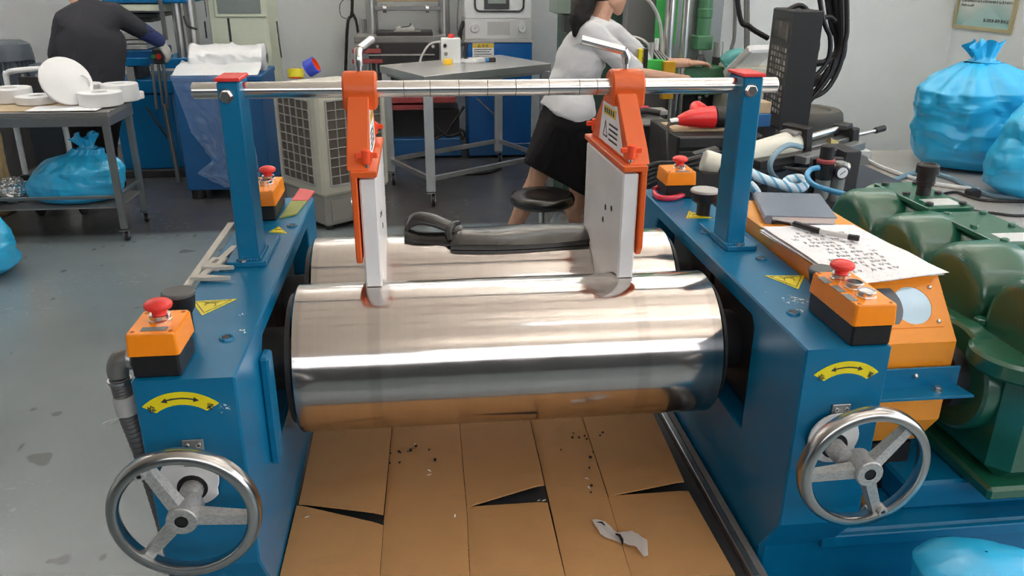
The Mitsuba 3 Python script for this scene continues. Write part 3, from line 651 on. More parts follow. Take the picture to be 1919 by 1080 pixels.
for i in range(5):
    ml, mr = M0[i], M0[i + 1]
    if i == 0: mr = atZ(719, 983, ZC_)
    if i == 2: mr = atZ(1027, 940, ZC_)
    if i == 4: mr = atZ(1291, 919, ZC_); mr[0] = min(mr[0], .548)
    panel(CARD + '__panel', ml, mr, L0[i + 1], L0[i], .002, seed=i)
for i in (1, 3):
    panel(CARD + '__panel', T0[i], T0[i + 1], Z(M0[i + 1], .0), Z(M0[i], .0), .001, seed=10 + i)
panel(CARD + '__flap', Z(T0[0], .002), Z(T0[1], .002), atZ(719, 962, ZC_ + .020), atZ(560, 943, ZC_ + .001), .002, seed=21)
panel(CARD + '__flap', Z(T0[2], .002), Z(T0[3], .004), atZ(1021, 906, ZC_ + .017), atZ(875, 949, ZC_ + .002), .003, seed=22)
panel(CARD + '__flap', Z(T0[4], .002), Z(T0[5], .004), atZ(1283, 900, ZC_ + .020), atZ(1141, 929, ZC_ + .001), .003, seed=23)
BC = thing('rubber_crumbs', 'small black rubber crumbs scattered over the brown cardboard', 'crumbs', kind='stuff')
w = MB()
for (x, y) in ((732, 813), (733, 850), (731, 868), (748, 846), (751, 848), (765, 846), (770, 844), (775, 840), (780, 836), (805, 843), (816, 862), (749, 867), (1073, 820), (1086, 820), (1096, 817), (1100, 823), (1125, 817), (1130, 812), (1152, 811), (1052, 843), (1112, 848), (1107, 857), (1105, 877), (1109, 910), (1108, 923), (1140, 814), (1075, 812), (1160, 808)):
    q = atZ(x, y, ZC_ + .004); r = rng.uniform(.0018, .0038)
    w.sphere(q, r, 1, rng.uniform(.5, 1.2, 3))
w.put(BC, BLACKP, True)
WC = thing('paper_crumbs', 'tiny white shreds lying on the brown cardboard', 'crumbs', kind='stuff')
w = MB()
for (x, y) in ((638, 927), (576, 969), (724, 898), (779, 834), (805, 882), (805, 890), (853, 967), (1100, 897), (1104, 914), (1165, 833), (1142, 857), (722, 868), (1010, 938), (1020, 938)):
    q = atZ(x, y, ZC_ + .003); w.obox(q, rng.normal(size=3), (0, 0, 1), (1, 0, 0), .006, .0012, .003)
w.put(WC, PAPERW, False)
scene['film_white'] = {'type': 'principledthin', 'base_color': {'type': 'rgb', 'value': [.75, .74, .73]}, 'roughness': .35, 'diff_trans': 0.7, 'spec_trans': 0.0}
def film(key, pts, z, seed, h=.006, m='film_white', smooth=True, sub=None):
    """thin film scrap: outline in pixels at height z, wrinkled."""
    P = np.array([atZ(x, y, z)[:2] for x, y in pts]); poly = sg.Polygon(P).buffer(0)
    vv, ff = trimesh.creation.triangulate_polygon(poly.segmentize(.006), engine='earcut')
    mm = trimesh.Trimesh(np.c_[vv, np.zeros(len(vv))], ff).subdivide().subdivide()
    q = np.array(mm.vertices); q[:, 2] = z + h * meshkit.fbm(q * 45, 3, seed)
    return MB().raw(q, mm.faces).put(key, m, smooth)
PSC = thing('plastic_scrap', 'torn piece of whitish plastic film lying on the cardboard', 'plastic scrap')
MB().tube(spline([atZ(px, py, ZC_ + .012) for px, py in ((1154, 1001), (1161, 1004), (1166, 1013), (1167, 1021))], 5), [.0012, .0028, .0030, .001], 8).put(PSC + '__rubber_strip', BLACKP)
MB().tube(spline([atZ(px, py, ZC_ + .010) for px, py in ((1118, 979), (1128, 980), (1134, 985))], 4), [.0008, .0018, .0008], 6).put(PSC + '__rubber_strip', BLACKP)
film(PSC + '__film',
     [(1109, 979), (1135, 982), (1157, 1001), (1165, 1000), (1185, 998), (1213, 1018), (1215, 1045), (1207, 1050), (1193, 1030), (1170, 1022), (1160, 1020), (1138, 1010), (1125, 1006)], ZC_ + .003, 4, .010)

# ================================================================== things lying on the mill
# black rubber sheet draped over the rear roller
SH = thing('rubber_sheet', 'folded sheet of shiny black rubber draped over the rear roller', 'rubber sheet')
yc = RY2; th = .016
us = np.linspace(0, 1, 26); vs = np.linspace(114, 58, 16)
P = np.zeros((26, 16, 3))
for i, u_ in enumerate(us):
    for j, a in enumerate(vs):
        r = RC + th + .002 * math.sin(u_ * 7 + j * .3)
        if i in (0, 25): r -= .005
        t = math.radians(a + 2.2 * math.sin(u_ * 4))
        P[i, j] = (.055 + .331 * u_, yc + r * math.cos(t), RZ + r * math.sin(t))
inner = P.copy()
d = P - np.array([0, yc, RZ]) * 1.0; d[..., 0] = 0; d /= np.linalg.norm(d, axis=2, keepdims=True)
base = np.stack([P[..., 0], np.full(P.shape[:2], yc), np.full(P.shape[:2], RZ)], -1) + d * (RC + .0015)
MB().grid(P, P - base, flip=True).put(SH + '__fold', RUBBER, 35)
def lip(key, pts, wid, thk):
    """pts: pixel and height above the roller of the curved lip, from the fold leftwards."""
    C = spline(np.array(pts), 6); G = np.zeros((len(C), 9, 3))
    for i, c in enumerate(C):
        for j, s in enumerate(np.linspace(-1, 1, 9)):
            G[i, j] = c + V(0, s * wid[0] * (1 - .25 * i / len(C)), -.35 * wid[0] * max(s, 0) ** 2 - .4 * wid[0] * max(-s, 0) ** 2)
    return MB().grid(G, (0, 0, thk)).put(key, RUBBER, 50)
zr = RZ + RC
lip(SH + '__lower_lip', [(.085, 1.715, zr + .011), (.05, 1.715, zr + .012), (.02, 1.72, zr + .012), (-.012, 1.725, zr + .014), (-.045, 1.73, zr + .022)], [.036], .009)
lip(SH + '__upper_lip', [(.085, 1.735, zr + .022), (.055, 1.74, zr + .034), (.025, 1.742, zr + .047), (-.008, 1.745, zr + .053), (-.030, 1.745, zr + .046), (-.042, 1.742, zr + .032)], [.032], .009)
MB().tube(spline([(.056, 1.682, zr + .002), (.052, 1.70, zr + .016), (.060, 1.72, zr + .026), (.075, 1.745, zr + .024)], 6), .0085, 10).put(SH + '__pinched_edge', RUBBER)

# caliper and ruler on the left frame
RU = thing('steel_ruler', 'long pale steel ruler lying along the outer edge of the left frame', 'ruler')
mat('worn_steel', srgb(190, 188, 178), 0.45, 0.35)
a, b = atZ(434, 418, 1.054), atZ(352, 535, 1.054)
MB().bar(a, b, .014, .003).put(RU, 'worn_steel')
CA = thing('vernier_caliper', 'worn steel vernier caliper lying beside the foot of the left post', 'caliper')
a, b = atZ(441, 462, 1.0545), atZ(372, 524, 1.0545); t = unit(b - a); n = np.cross(V(0, 0, 1), t)
MB().bar(a, b, .014, .004).put(CA + '__beam', 'worn_steel')
c = a + (b - a) * .58
hd = MB().bar(c - t * .030, c + t * .026, .034, .011, ch=.002).put(CA + '__slider', 'worn_steel')
MB().bar(c - t * .018, c + t * .006, .012, .012, ch=.002).put(hd + '__thumb_pad', 'conduit')
e1 = c + t * .020; e2 = b - t * .004
for (o, L) in ((e1, .046), (e2, .060)):
    MB().prism([(-.014, -.008), (.014, -.010), (L, -.003), (L, .002), (.014, .007), (-.014, .008)], .007, o + V(0, 0, -.001), n if n[0] > 0 else -n, np.cross(V(0, 0, 1), n if n[0] > 0 else -n), .0006).put(CA + '__jaw', 'worn_steel')

# two-colour sample card, pliers
SC = thing('colour_card', 'flat plastic card, half green and half red, on the rear of the left frame', 'card')
q = [atZ(524, 406, 1.056), atZ(556, 399, 1.056), atZ(590, 357, 1.056), atZ(562, 352, 1.056)]
m1, m2 = q[0] + (q[3] - q[0]) * .55, q[1] + (q[2] - q[1]) * .55
mat('card_green', srgb(128, 138, 60), 0.45); mat('card_red', srgb(214, 78, 80), 0.4)
MB().prism([q[0][:2], q[1][:2], m2[:2], m1[:2]], .0045, (0, 0, ZT), ch=.001).put(SC + '__green_half', 'card_green')
MB().prism([m1[:2], m2[:2], q[2][:2], q[3][:2]], .0055, (0, 0, ZT), ch=.001).put(SC + '__red_half', 'card_red')
PL = thing('pliers', 'pliers with red rubber handles lying on the rear of the right frame', 'pliers')
mat('rubber_red', srgb(205, 45, 70), 0.35)
A = lambda x, y: atZ(x, y, ZT + .0085)
for pts in ([(1290, 362), (1262, 371), (1236, 370), (1226, 360)], [(1290, 360), (1268, 351), (1242, 349), (1226, 355)]):
    MB().tube(spline([A(*p) for p in pts], 7), [.006, .0075, .0075, .006], 12).put(PL + '__handle', 'rubber_red')
MB().bar(A(1286, 361), A(1316, 364), .022, .010, ch=.003).put(PL + '__jaw', STEEL)

# notebook, pens and papers on the amber cover
ZG = 1.0835
NB = thing('notebook', 'dark grey hardcover notebook lying on the back of the amber gear cover', 'notebook')
zt = ZG + .019
q = [atZ(1441, 404, zt), atZ(1570, 408, zt), atZ(1537, 363, zt), atZ(1419, 360, zt)]
Q = np.array([p[:2] for p in q]); ctr = Q.mean(0)
mat('book_cover', srgb(102, 114, 130), 0.3); 
cov = lambda z0, h, s: MB().prism(ctr + (Q - ctr) * s, h, (0, 0, z0), ch=.0006)
cov(zt - .0025, .0025, 1.0).put(NB + '__front_cover', 'book_cover'); cov(ZG, .0025, 1.0).put(NB + '__back_cover', 'book_cover')
cov(ZG + .0025, zt - ZG - .005, .965).put(NB + '__pages', PAPERW)
e = unit(np.r_[Q[3] - Q[0], 0]); MB().cyl(np.r_[Q[0], ZG + .0095], np.r_[Q[3], ZG + .0095], .0094, 16).put(NB + '__spine', 'book_cover')
def write_col(p, n, uv):
    base = mi.Color3f(0.80, 0.80, 0.81)
    s = dr.abs(fbm(p.x * 110, p.y * 150, 2.0, octaves=3) - 0.5)
    where = smoothstep(0.40, 0.55, noise(p.x * 22, p.y * 30, 7.0))
    return mix(base, (0.45, 0.46, 0.5), 0.5 * smoothstep(0.050, 0.018, s) * where)
mat('paper_written', proc(write_col), 0.75, spec=0.2)
def sheet(key, px, z, seed, amp=.004, n=18):
    a, b, c, d = [atZ(*p, z) for p in px]
    u = np.linspace(0, 1, n)[:, None, None]; v = np.linspace(0, 1, n)[None, :, None]
    P = (a * (1 - u) + b * u) * (1 - v) + (d * (1 - u) + c * u) * v
    lift = amp * meshkit.noise(P * V(16, 16, 0) + seed, seed)
    P[..., 2] = z + lift * (0.35 + 0.65 * np.maximum(np.abs(u[..., 0] - .5), np.abs(v[..., 0] - .5)) * 2)
    MB().grid(P, (0, 0, .0005), flip=True).put(key, 'paper_written', True); return P
grp = 'handwritten sheets on the amber cover'
def ink(key, P, seed):
    # handwriting: short looping strokes along slanting lines of the sheet
    r = np.random.default_rng(seed); n = P.shape[0] - 1; w = MB()
    def at(u, v):
        i, j = min(int(u * n), n - 1), min(int(v * n), n - 1); a, b = u * n - i, v * n - j
        return (P[i, j] * (1 - a) + P[i + 1, j] * a) * (1 - b) + (P[i, j + 1] * (1 - a) + P[i + 1, j + 1] * a) * b + V(0, 0, .0004)
    for row in np.arange(.16, .90, .062):
        u = .10 + .15 * r.random()
        while u < .55 + .38 * r.random():
            if r.random() < .42:
                L = .02 + .035 * r.random(); ph = r.random() * 6; t = np.linspace(0, 1, 14)
                w.tube([at(min(u + L * q, .97), min(row + .016 * math.sin(ph + 9 * q) * (1 - .4 * q) + .01 * math.sin(23 * q + ph), .97)) for q in t], .00036, 4)
                u += L
            u += .012 + .02 * r.random()
    w.put(key, mat('pen_ink', (.24, .24, .26), .6), False); labels[key] = {'kind': 'stuff', 'label': 'dark pen handwriting'}
TOPS = thing('paper_sheet', 'handwritten white sheet on top of the small pile on the amber cover', 'paper', grp)
PS = sheet(TOPS + '__sheet', [(1428, 426), (1600, 423), (1779, 513), (1592, 536)], ZG + .0075, 1)
ink(TOPS + '__handwriting', PS, 5)
sheet(thing('paper_sheet', 'white sheet showing its left edge just under the top handwritten sheet', 'paper', grp), [(1424, 431), (1596, 426), (1771, 515), (1588, 537)], ZG + .0040, 2, .003)
sheet(thing('paper_sheet', 'lowest white sheet of the small pile on the amber cover', 'paper', grp), [(1424, 436), (1592, 428), (1776, 512), (1586, 532)], ZG + .0010, 3, .0025)
PE = thing('pen', 'black and clear ballpoint pen lying across the handwritten sheets', 'pen')
a, b, c, d, e = [atZ(x, y, ZG + .0175) for x, y in ((1488, 419), (1537, 434), (1590, 444), (1611, 447), (1480, 417))]
scene['pen_clear'] = {'type': 'principled', 'base_color': {'type': 'rgb', 'value': [.62, .62, .6]}, 'roughness': .15, 'specular': .6}
MB().cyl(a, b, .0062, 16, ch=.001).put(PE + '__grip', BLACKP); MB().cyl(b, c, .0055, 16).put(PE + '__barrel', 'pen_clear'); MB().cyl(c, d, .006, 16, ch=.001).put(PE + '__end_cap', BLACKP)
MB().cyl(a, e, .005, 12, r2=.0015).put(PE + '__tip', STEEL)
P2 = thing('pen_refill', 'thin black pen with clip lying in front of the notebook', 'pen')
a, b = atZ(1446, 414, ZG + .005), atZ(1502, 424, ZG + .009)
MB().cyl(a, b, .0035, 12, ch=.0008).put(P2 + '__barrel', BLACKP)
MB().box(a[0] - .002, a[0] + .006, a[1] - .012, a[1] + .006, a[2] - .004, a[2] + .004, .001).put(P2 + '__clip', BLACKP)
# ================================================================== helpers for the background
def pb(mb, p, q, y, depth, ch=0.0, z0=None):
    """box whose front face spans two pixels (upper left, lower right) at distance y, running back by depth."""
    a, b = atY(*p, y), atY(*q, y)
    return mb.box(a[0], b[0], y, y + depth, b[2] if z0 is None else z0, a[2], ch)
scene['bag_blue'] = {'type': 'twosided', 'bsdf': {'type': 'principled', 'base_color': {'type': 'rgb', 'value': srgb(45, 178, 228)}, 'roughness': 0.28, 'specular': 0.5, 'clearcoat': 0.3, 'clearcoat_gloss': 0.85}}
def bag(key, base, wx, wy, h, neck, seed, ruffle=0.09, fold=7, yaw=0.0, lean=(0, 0), full=0, nk=.16, ridge=1.0):
    """tied plastic sack: base centre, half widths, height to the tie, neck offset, ruffle size."""
    nu, nv = 150, 84
    ph = np.linspace(0, 2 * np.pi, nu, endpoint=False); P = []
    ts = np.linspace(0, 1, nv)
    for t in ts:
        r = np.interp(t, [0, .03, .12, .35, .6, .78, .9, 1.0], [.0, .85, .98, 1.0, .97, .86, .62, nk] if full else [.0, .72, .93, 1.0, .93, .70, .38, nk])
        cx, cy = np.array(base[:2]) + np.array(neck) * t ** 1.6
        wr = 1 + .05 * np.sin(fold * ph + 3 * t + seed) * t ** 2 + ridge * .10 * np.sin((fold + 6) * ph + seed * 2) * max(t - .55, 0) * 2
        x = np.cos(ph) * wx * r * wr; y = np.sin(ph) * wy * r * wr
        P.append(np.stack([cx + x * math.cos(yaw) - y * math.sin(yaw), cy + x * math.sin(yaw) + y * math.cos(yaw), np.full(nu, base[2] + h * t)], 1))
    P = np.array(P)
    n = P - P.mean(1, keepdims=True); n[..., 2] = 0; n /= np.linalg.norm(n, axis=2, keepdims=True) + 1e-9
    s = min(wx, wy)
    amp = (meshkit.fbm(P * (3.2 / s * .5) + seed, 3, seed) - .5) * .34 * s + (np.abs(meshkit.fbm(P * V(9, 9, 5) / s * .25 + seed, 3, seed + 7) - .5) - .1) * .16 * s
    amp = amp + .05 * s * (np.abs(meshkit.fbm(P * V(7, 7, 34) / s * .25 + 3 * seed, 3, seed + 2) - .5) - .12) + .035 * s * np.abs(meshkit.noise(P * V(30, 30, 12) / s * .25 + seed, seed + 4) - .5)
    P = P + n * amp[..., None] * np.minimum(1, ts * 5)[:, None, None] * np.interp(ts, [0, .8, 1], [1, 1, .15])[:, None, None]
    P[..., 2] += (meshkit.noise(P * 6 / s * .2 + 9, seed) - .5) * .12 * h * np.interp(ts, [0, .1, .8, 1], [0, .3, 1, .2])[:, None]
    if not ruffle:
        c_ = P[-1].mean(0); P = np.concatenate([P] + [(c_ + (P[-1:] - c_) * f + V(0, 0, .16 * min(wx, wy) * (1 - f * f))) for f in (.8, .55, .3, .02)], 0)
    G = np.concatenate([P, P[:, :1]], 1)
    MB().grid(G, flip=True).put(key + '__sack', 'bag_blue', True)
    top = P[-1].mean(0)
    if ruffle:
        R = []
        for t in np.linspace(0, 1, 12):
            rr = np.interp(t, [0, .25, 1], [nk * .95 * s, nk * .8 * s, ruffle])
            wv = 1 + .35 * t * np.sin(5 * ph + seed) + .15 * t * np.sin(11 * ph)
            R.append(np.stack([top[0] + lean[0] * t + np.cos(ph) * rr * wv, top[1] + lean[1] * t + np.sin(ph) * rr * wv * .7, top[2] + ruffle * 1.15 * t * (1 + .25 * np.sin(4 * ph + seed))], 1))
        R = np.array(R); MB().grid(np.concatenate([R, R[:, :1]], 1), flip=True).put(key + '__gathered_top', 'bag_blue', True)
        MB().tube([(top[0] + nk * s * 1.02 * math.cos(a), top[1] + nk * s * 1.02 * math.sin(a), top[2] + .004) for a in ph[::4]], .006, 6, closed=True).put(key + '__tie', 'bag_blue', True)
def castor(key, x, y, z0=0.0, r=.028, d=(0.02, 0)):
    c = MB().obox((x, y, z0 + r * 2 + .012), (1, 0, 0), (0, 1, 0), (0, 0, 1), .055, .055, .006).obox((x + d[0] * .5 - .014, y + d[1], z0 + r * 1.45), (1, 0, 0), (0, 1, 0), (0, 0, 1), .003, r * 1.2, r * 1.3).obox((x + d[0] * .5 + .014, y + d[1], z0 + r * 1.45), (1, 0, 0), (0, 1, 0), (0, 0, 1), .003, r * 1.2, r * 1.3).put(key, CHROME)
    MB().cyl((x + d[0] * .5 - .011, y + d[1], z0 + r), (x + d[0] * .5 + .011, y + d[1], z0 + r), r, 20, ch=.003).put(c + '__wheel', BLACKP)
    return c

# ================================================================== steel trolley on the left with its load
TR = thing('work_trolley', 'grey steel trolley table on castors loaded with white tape rolls', 'trolley')
xl, xr, yf, yb, zt = -3.25, -1.835, 5.02, 5.46, .80
MB().box(xl, xr, yf, yb, zt - .03, zt, .003).put(TR + '__top', GREYM)
mat('steel_tube', srgb(125, 128, 128), 0.35, 0.6)
MB().box(xl, xr, yf, yf + .022, zt - .085, zt - .03, .002).put(TR + '__front_rail', 'steel_tube'); MB().box(xr - .022, xr, yf, yb, zt - .085, zt - .03, .002).put(TR + '__side_rail', 'steel_tube')
for (x, y) in ((xr - .028, yf + .02), (xr - .028, yb - .02), (-2.86, yf + .02), (-2.86, yb - .02)):
    MB().box(x - .019, x + .019, y - .019, y + .019, .075, zt - .055, .003).put(TR + '__leg', 'steel_tube'); castor(TR + '__castor', x, y)
zs = .215
MB().box(-2.86, xr - .03, yf + .02, yb - .02, zs - .008, zs).put(TR + '__shelf', GREYM)
MB().box(-2.86, xr - .03, yf + .012, yf + .026, zs + .055, zs + .075, .002).put(TR + '__shelf_rail', 'steel_tube'); MB().box(xr - .045, xr - .025, yf + .02, yb - .02, zs + .055, zs + .075, .002).put(TR + '__shelf_rail', 'steel_tube')
mat('card_pale', srgb(172, 152, 122), 0.8); mat('tape_white', (0.80, 0.80, 0.79), 0.5)
kc = thing('cardboard_pad', 'thin tan cardboard under the white rolls on the trolley', 'cardboard')
MB().box(-3.2, -2.06, 5.05, 5.38, zt, zt + .006).put(kc, 'card_pale', False)
kc = thing('paper_pad', 'cream paper sheet hanging over the front corner of the trolley', 'paper')
MB().box(-2.30, -1.90, 5.03, 5.22, zt + .0065, zt + .009).put(kc, PAPERW, False)
zi = zt + .009
def roll(px, py, r, h, label, r0=.35):
    q = atZ(px, py, zi + h / 2); n = 40
    kk = thing('tape_roll', label, 'tape roll', 'white tape rolls on the trolley')
    MB().lathe([(r * r0, zi), (r - .004, zi), (r, zi + .004), (r, zi + h - .004), (r - .004, zi + h), (r * r0 + .003, zi + h), (r * r0, zi + h - .004), (r * r0, zi)], (q[0], q[1], 0), (0, 0, 1), n).put(kk, 'tape_white', 40)
    return q
roll(20, 177, .125, .085, 'thick white tape roll at the left end of the trolley')
roll(69, 186, .115, .048, 'low flat white tape roll nearest the front edge of the trolley')
roll(166, 170, .085, .095, 'white tape roll leaning against the big white disc')
roll(189, 184, .125, .080, 'broad white tape roll at the front corner of the trolley')
roll(226, 172, .110, .105, 'tall white tape roll at the right rear of the trolley')
roll(255, 178, .050, .045, 'smallest white tape roll at the very right end of the trolley')
kk = thing('white_spool', 'big white disc-shaped spool leaning upright among the tape rolls', 'spool')
c = atY(124, 152, 5.24); ax = unit(V(.62, -.62, .45))
MB().lathe([(0, -.03), (.10, -.03), (.148, -.012), (.152, 0), (.150, .010), (.10, .016), (.06, .03), (.02, .034), (0, .034)], c, ax, 48).put(kk + '__disc', 'tape_white', 50)
MB().lathe([(.035, -.09), (.085, -.085), (.085, -.03), (.035, -.03)], c, ax, 36).put(kk + '__core', 'tape_white', 40)
kk = thing('tape_loop', 'small white loop of tape standing behind the rolls on the trolley', 'tape')
c = atY(157, 155, 5.30); MB().tube([c + .035 * V(math.cos(a), 0, 1.2 * math.sin(a)) for a in np.linspace(-.5, 3.6, 16)], .005, 6).put(kk, 'tape_white', True)
B1 = thing('plastic_bag', 'bright blue plastic bag lying on the lower shelf of the trolley', 'bag')
q = atZ(168, 385, zs); bag(B1, (-2.19, 5.22, zs), .29, .17, .33, (.12, .02), 3, .07, nk=.3)
kk = thing('foil_packet', 'crumpled silver foil on the trolley lower shelf beside the blue bag', 'foil')
m = trimesh.creation.icosphere(subdivisions=4); v = np.array(m.vertices); v *= (1 + .5 * (meshkit.fbm(v * 3.1, 3, 4)[:, None] - .5) + .25 * (np.abs(meshkit.noise(v * 6, 2) - .5)[:, None])); v = v * V(.085, .11, .075) + V(-2.56, 5.22, zs + .08)
MB().raw(v, m.faces).put(kk, mat('foil', (.75, .75, .74), .25, .9), False)
kk = thing('black_tray', 'black plastic tray at the left end of the trolley lower shelf', 'tray')
MB().box(-2.84, -2.66, 5.05, 5.40, zs, zs + .02).box(-2.84, -2.82, 5.05, 5.40, zs, zs + .11, .004).box(-2.68, -2.66, 5.05, 5.40, zs, zs + .11, .004).box(-2.84, -2.66, 5.05, 5.07, zs, zs + .11, .004).box(-2.84, -2.66, 5.38, 5.40, zs, zs + .11, .004).put(kk, BLACKP, False)
kk = thing('paper_sack', 'tan paper sack standing on the floor behind the left end of the trolley', 'sack')
mat('kraft', srgb(205, 178, 130), 0.8)
def sack(kk, c, wx, wy, h, seed, m):
    P = []; ph = np.linspace(0, 2 * np.pi, 48, endpoint=False)
    for t in np.linspace(0, 1, 24):
        e = np.sign(np.cos(ph)) * np.abs(np.cos(ph)) ** .5, np.sign(np.sin(ph)) * np.abs(np.sin(ph)) ** .5
        w_ = np.interp(t, [0, .04, .7, 1], [.9, 1, .95, .8]); d_ = np.interp(t, [0, .04, .7, 1], [.9, 1, .75, .12])
        P.append(np.stack([c[0] + wx * w_ * e[0], c[1] + wy * d_ * e[1], np.full(48, c[2] + h * t)], 1))
    P = np.array(P); P += (meshkit.fbm(P * V(14, 14, 10), 3, seed)[..., None] - .5) * V(.05, .05, .03) * np.linspace(0, 1, 24)[:, None, None] ** .5
    b0 = np.repeat(P[:1].mean(1, keepdims=True), 48, 1); t1 = np.repeat(P[-1:].mean(1, keepdims=True), 48, 1)
    P = np.concatenate([b0, P, t1], 0)
    MB().grid(np.concatenate([P, P[:, :1]], 1), flip=True).put(kk, m, True)
sack(kk, (-3.02, 5.75, 0), .19, .12, .78, 3, 'kraft')
kk = thing('plastic_bag', 'blue plastic bag on the floor at the left edge of the photograph', 'bag')
bag(kk, (-2.56, 4.48, 0.0), .33, .26, .50, (-.12, .0), 12, .05)

# transport cart behind the trolley
kk = thing('hand_cart', 'dark cart with a white tubular handle behind the trolley', 'cart')
a, b = atY(12, 133, 5.62), atY(98, 129, 5.62)
MB().tube(spline([(a[0] - .02, 5.62, .30), (a[0] - .01, 5.62, a[2] - .08), (a[0], 5.62, a[2] - .02), (a[0] + .05, 5.62, a[2]), (b[0] - .05, 5.62, b[2]), (b[0], 5.62, b[2] - .03), (b[0] + .01, 5.62, .30)], 8), .018, 12).put(kk + '__handle', WHITE)
MB().box(a[0] + .05, b[0] - .03, 5.64, 5.67, .35, a[2] - .04, .004).put(kk + '__back_panel', DARKST)
MB().box(a[0] - .05, b[0] + .05, 5.60, 5.95, .22, .30, .006).put(kk + '__platform', DARKST)
for (x, y) in ((a[0], 5.66), (b[0], 5.66), (a[0], 5.88), (b[0], 5.88)): castor(kk + '__castor', x, y, 0, .07)
for px in (44, 70, 92): q = atY(px, 141, 5.638); MB().cyl(q, q + V(0, -.01, 0), .010, 12).put(kk + '__bolt', CHROME)

# grey electric motor standing on its end, far left
kk = thing('electric_motor', 'grey-blue upright electric motor by the back wall at far left', 'motor')
mat('motor_grey', srgb(92, 102, 112), 0.4)
q = atY(12, 75, 7.0); cx = q[0]; zt_ = q[2]
MB().lathe([(0, zt_), (.11, zt_ - .005), (.155, zt_ - .03), (.165, zt_ - .07), (.172, zt_ - .15), (.15, zt_ - .15), (0, zt_ - .15)][::-1], (cx, 7.0, 0), (0, 0, 1), 40).put(kk + '__fan_cover', 'motor_grey', 40)
MB().cyl((cx, 7.0, zt_ - .5), (cx, 7.0, zt_ - .15), .145, 36).put(kk + '__body', 'motor_grey')
for a in np.linspace(0, 2 * np.pi, 30, endpoint=False):
    d = V(math.cos(a), math.sin(a), 0)
    if d[1] < .35: MB().obox(V(cx, 7.0, zt_ - .325) + d * .157, d, np.cross(V(0, 0, 1), d), (0, 0, 1), .030, .006, .34).put(kk + '__fin', 'motor_grey', False)
MB().box(cx + .15, cx + .27, 6.9, 7.1, zt_ - .42, zt_ - .18, .02).put(kk + '__terminal_box', 'motor_grey')
MB().cyl((cx, 7.0, 0), (cx, 7.0, zt_ - .5), .19, 32).put(kk + '__pump_stand', DARKST)

# ================================================================== blue press where the man works
PR = thing('moulding_press', 'blue moulding press with steel guide columns that the man in black is working at', 'machine')
y = 6.75
pb(MB(), (180, -60), (350, 6), y, .6, .01).put(PR + '__upper_beam', BLUE2)
pb(MB(), (205, 8), (302, 24), y + .03, .5, .004).put(PR + '__heating_plate', CREAM)
pb(MB(), (212, 20), (302, 24), y - .02, .03, .002).put(PR + '__heating_plate_rail', CHROME)
pb(MB(), (230, 26), (298, 33), y + .05, .4, .004).put(PR + '__upper_mould', DARKST)
pb(MB(), (248, 33), (285, 42), y + .08, .3, .004).put(PR + '__upper_mould_block', DARKST)
for px, r in ((312, .035), (338, .045)):
    a, b = atY(px, -60, y + .1), atY(px, 112, y + .1); MB().cyl((a[0] + .03, y + .1, b[2]), (a[0] + .03, y + .1, a[2]), r, 24).put(PR + '__guide_column', STEEL)
pb(MB(), (300, -20), (307, 75), y - .02, .03, .002).put(PR + '__side_bar', 'steel_tube')
for i, (py0, py1) in enumerate(((66, 74), (76, 82), (84, 93))): pb(MB(), (216 + 2 * i, py0), (270 + 3 * i, py1), y + .02, .4, .004).put(PR + '__lower_mould_plate', GREYL)
pb(MB(), (205, 95), (290, 109), y, .5, .006).put(PR + '__table_frame', BLUE3)
pb(MB(), (210, 109), (282, 124), y - .03, .5, .006).put(PR + '__table', BLUE2)
pb(MB(), (300, 110), (352, 128), y + .02, .5, .006).put(PR + '__column_foot', BLUE2)
a = atY(205, 152, y); b_ = atY(345, 170, y)
MB().box(a[0], b_[0], y - .02, y + .6, atY(0, 178, y)[2], atY(0, 152, y)[2], .008).put(PR + '__cross_beam', BLUE2)
MB().box(a[0], b_[0] - .1, y, y + .6, 0.06, atY(0, 180, y)[2], .008).put(PR + '__base_cabinet', BLUE2); MB().box(a[0] - .1, b_[0], y - .06, y + .6, 0, .06, .004).put(PR + '__plinth', DARKST)
pb(MB(), (238, 124), (262, 153), y + .06, .3, .004).put(PR + '__ram', DARKST); pb(MB(), (236, 126), (254, 155), y - .04, .02, .002).put(PR + '__junction_box', GREYL)
kk = pb(MB(), (284, 92), (308, 120), y - .16, .10, .006).put(PR + '__button_box', DARKST)
for px, m in ((288, 'plastic_green'), (298, RED)):
    if m == 'plastic_green': mat(m, srgb(30, 150, 70), .35)
    q = atY(px, 106, y - .16); MB().lathe([(0, 0), (.022 if m == RED else .016, 0), (.022 if m == RED else .016, .012), (0, .016)], q, (0, -1, 0), 18).put(kk + '__button', m)
for px in (285, 297, 306): a, b = atY(px, 120, y - .12), atY(px + 10, 205, y - .12); MB().tube([a, b], .012, 8).put(PR + '__button_box_stand', 'steel_tube')
a, b = atY(308, 195, y - .3), atY(326, 275, y - .3); MB().tube([a, (b[0], b[1], 0.02)], .018, 10).put(PR + '__foot_pipe', 'steel_tube')
MB().tube(spline([atY(275, 200, y - .1), atY(295, 230, y - .1), atY(315, 258, y - .1)], 6), .008, 8).put(PR + '__cable', BLACKP)
MB().tube(spline([atY(345, 30, y - .05), atY(352, 48, y - .05), atY(370, 55, y - .05)], 6), .008, 8).put(PR + '__hose', BLACKP)

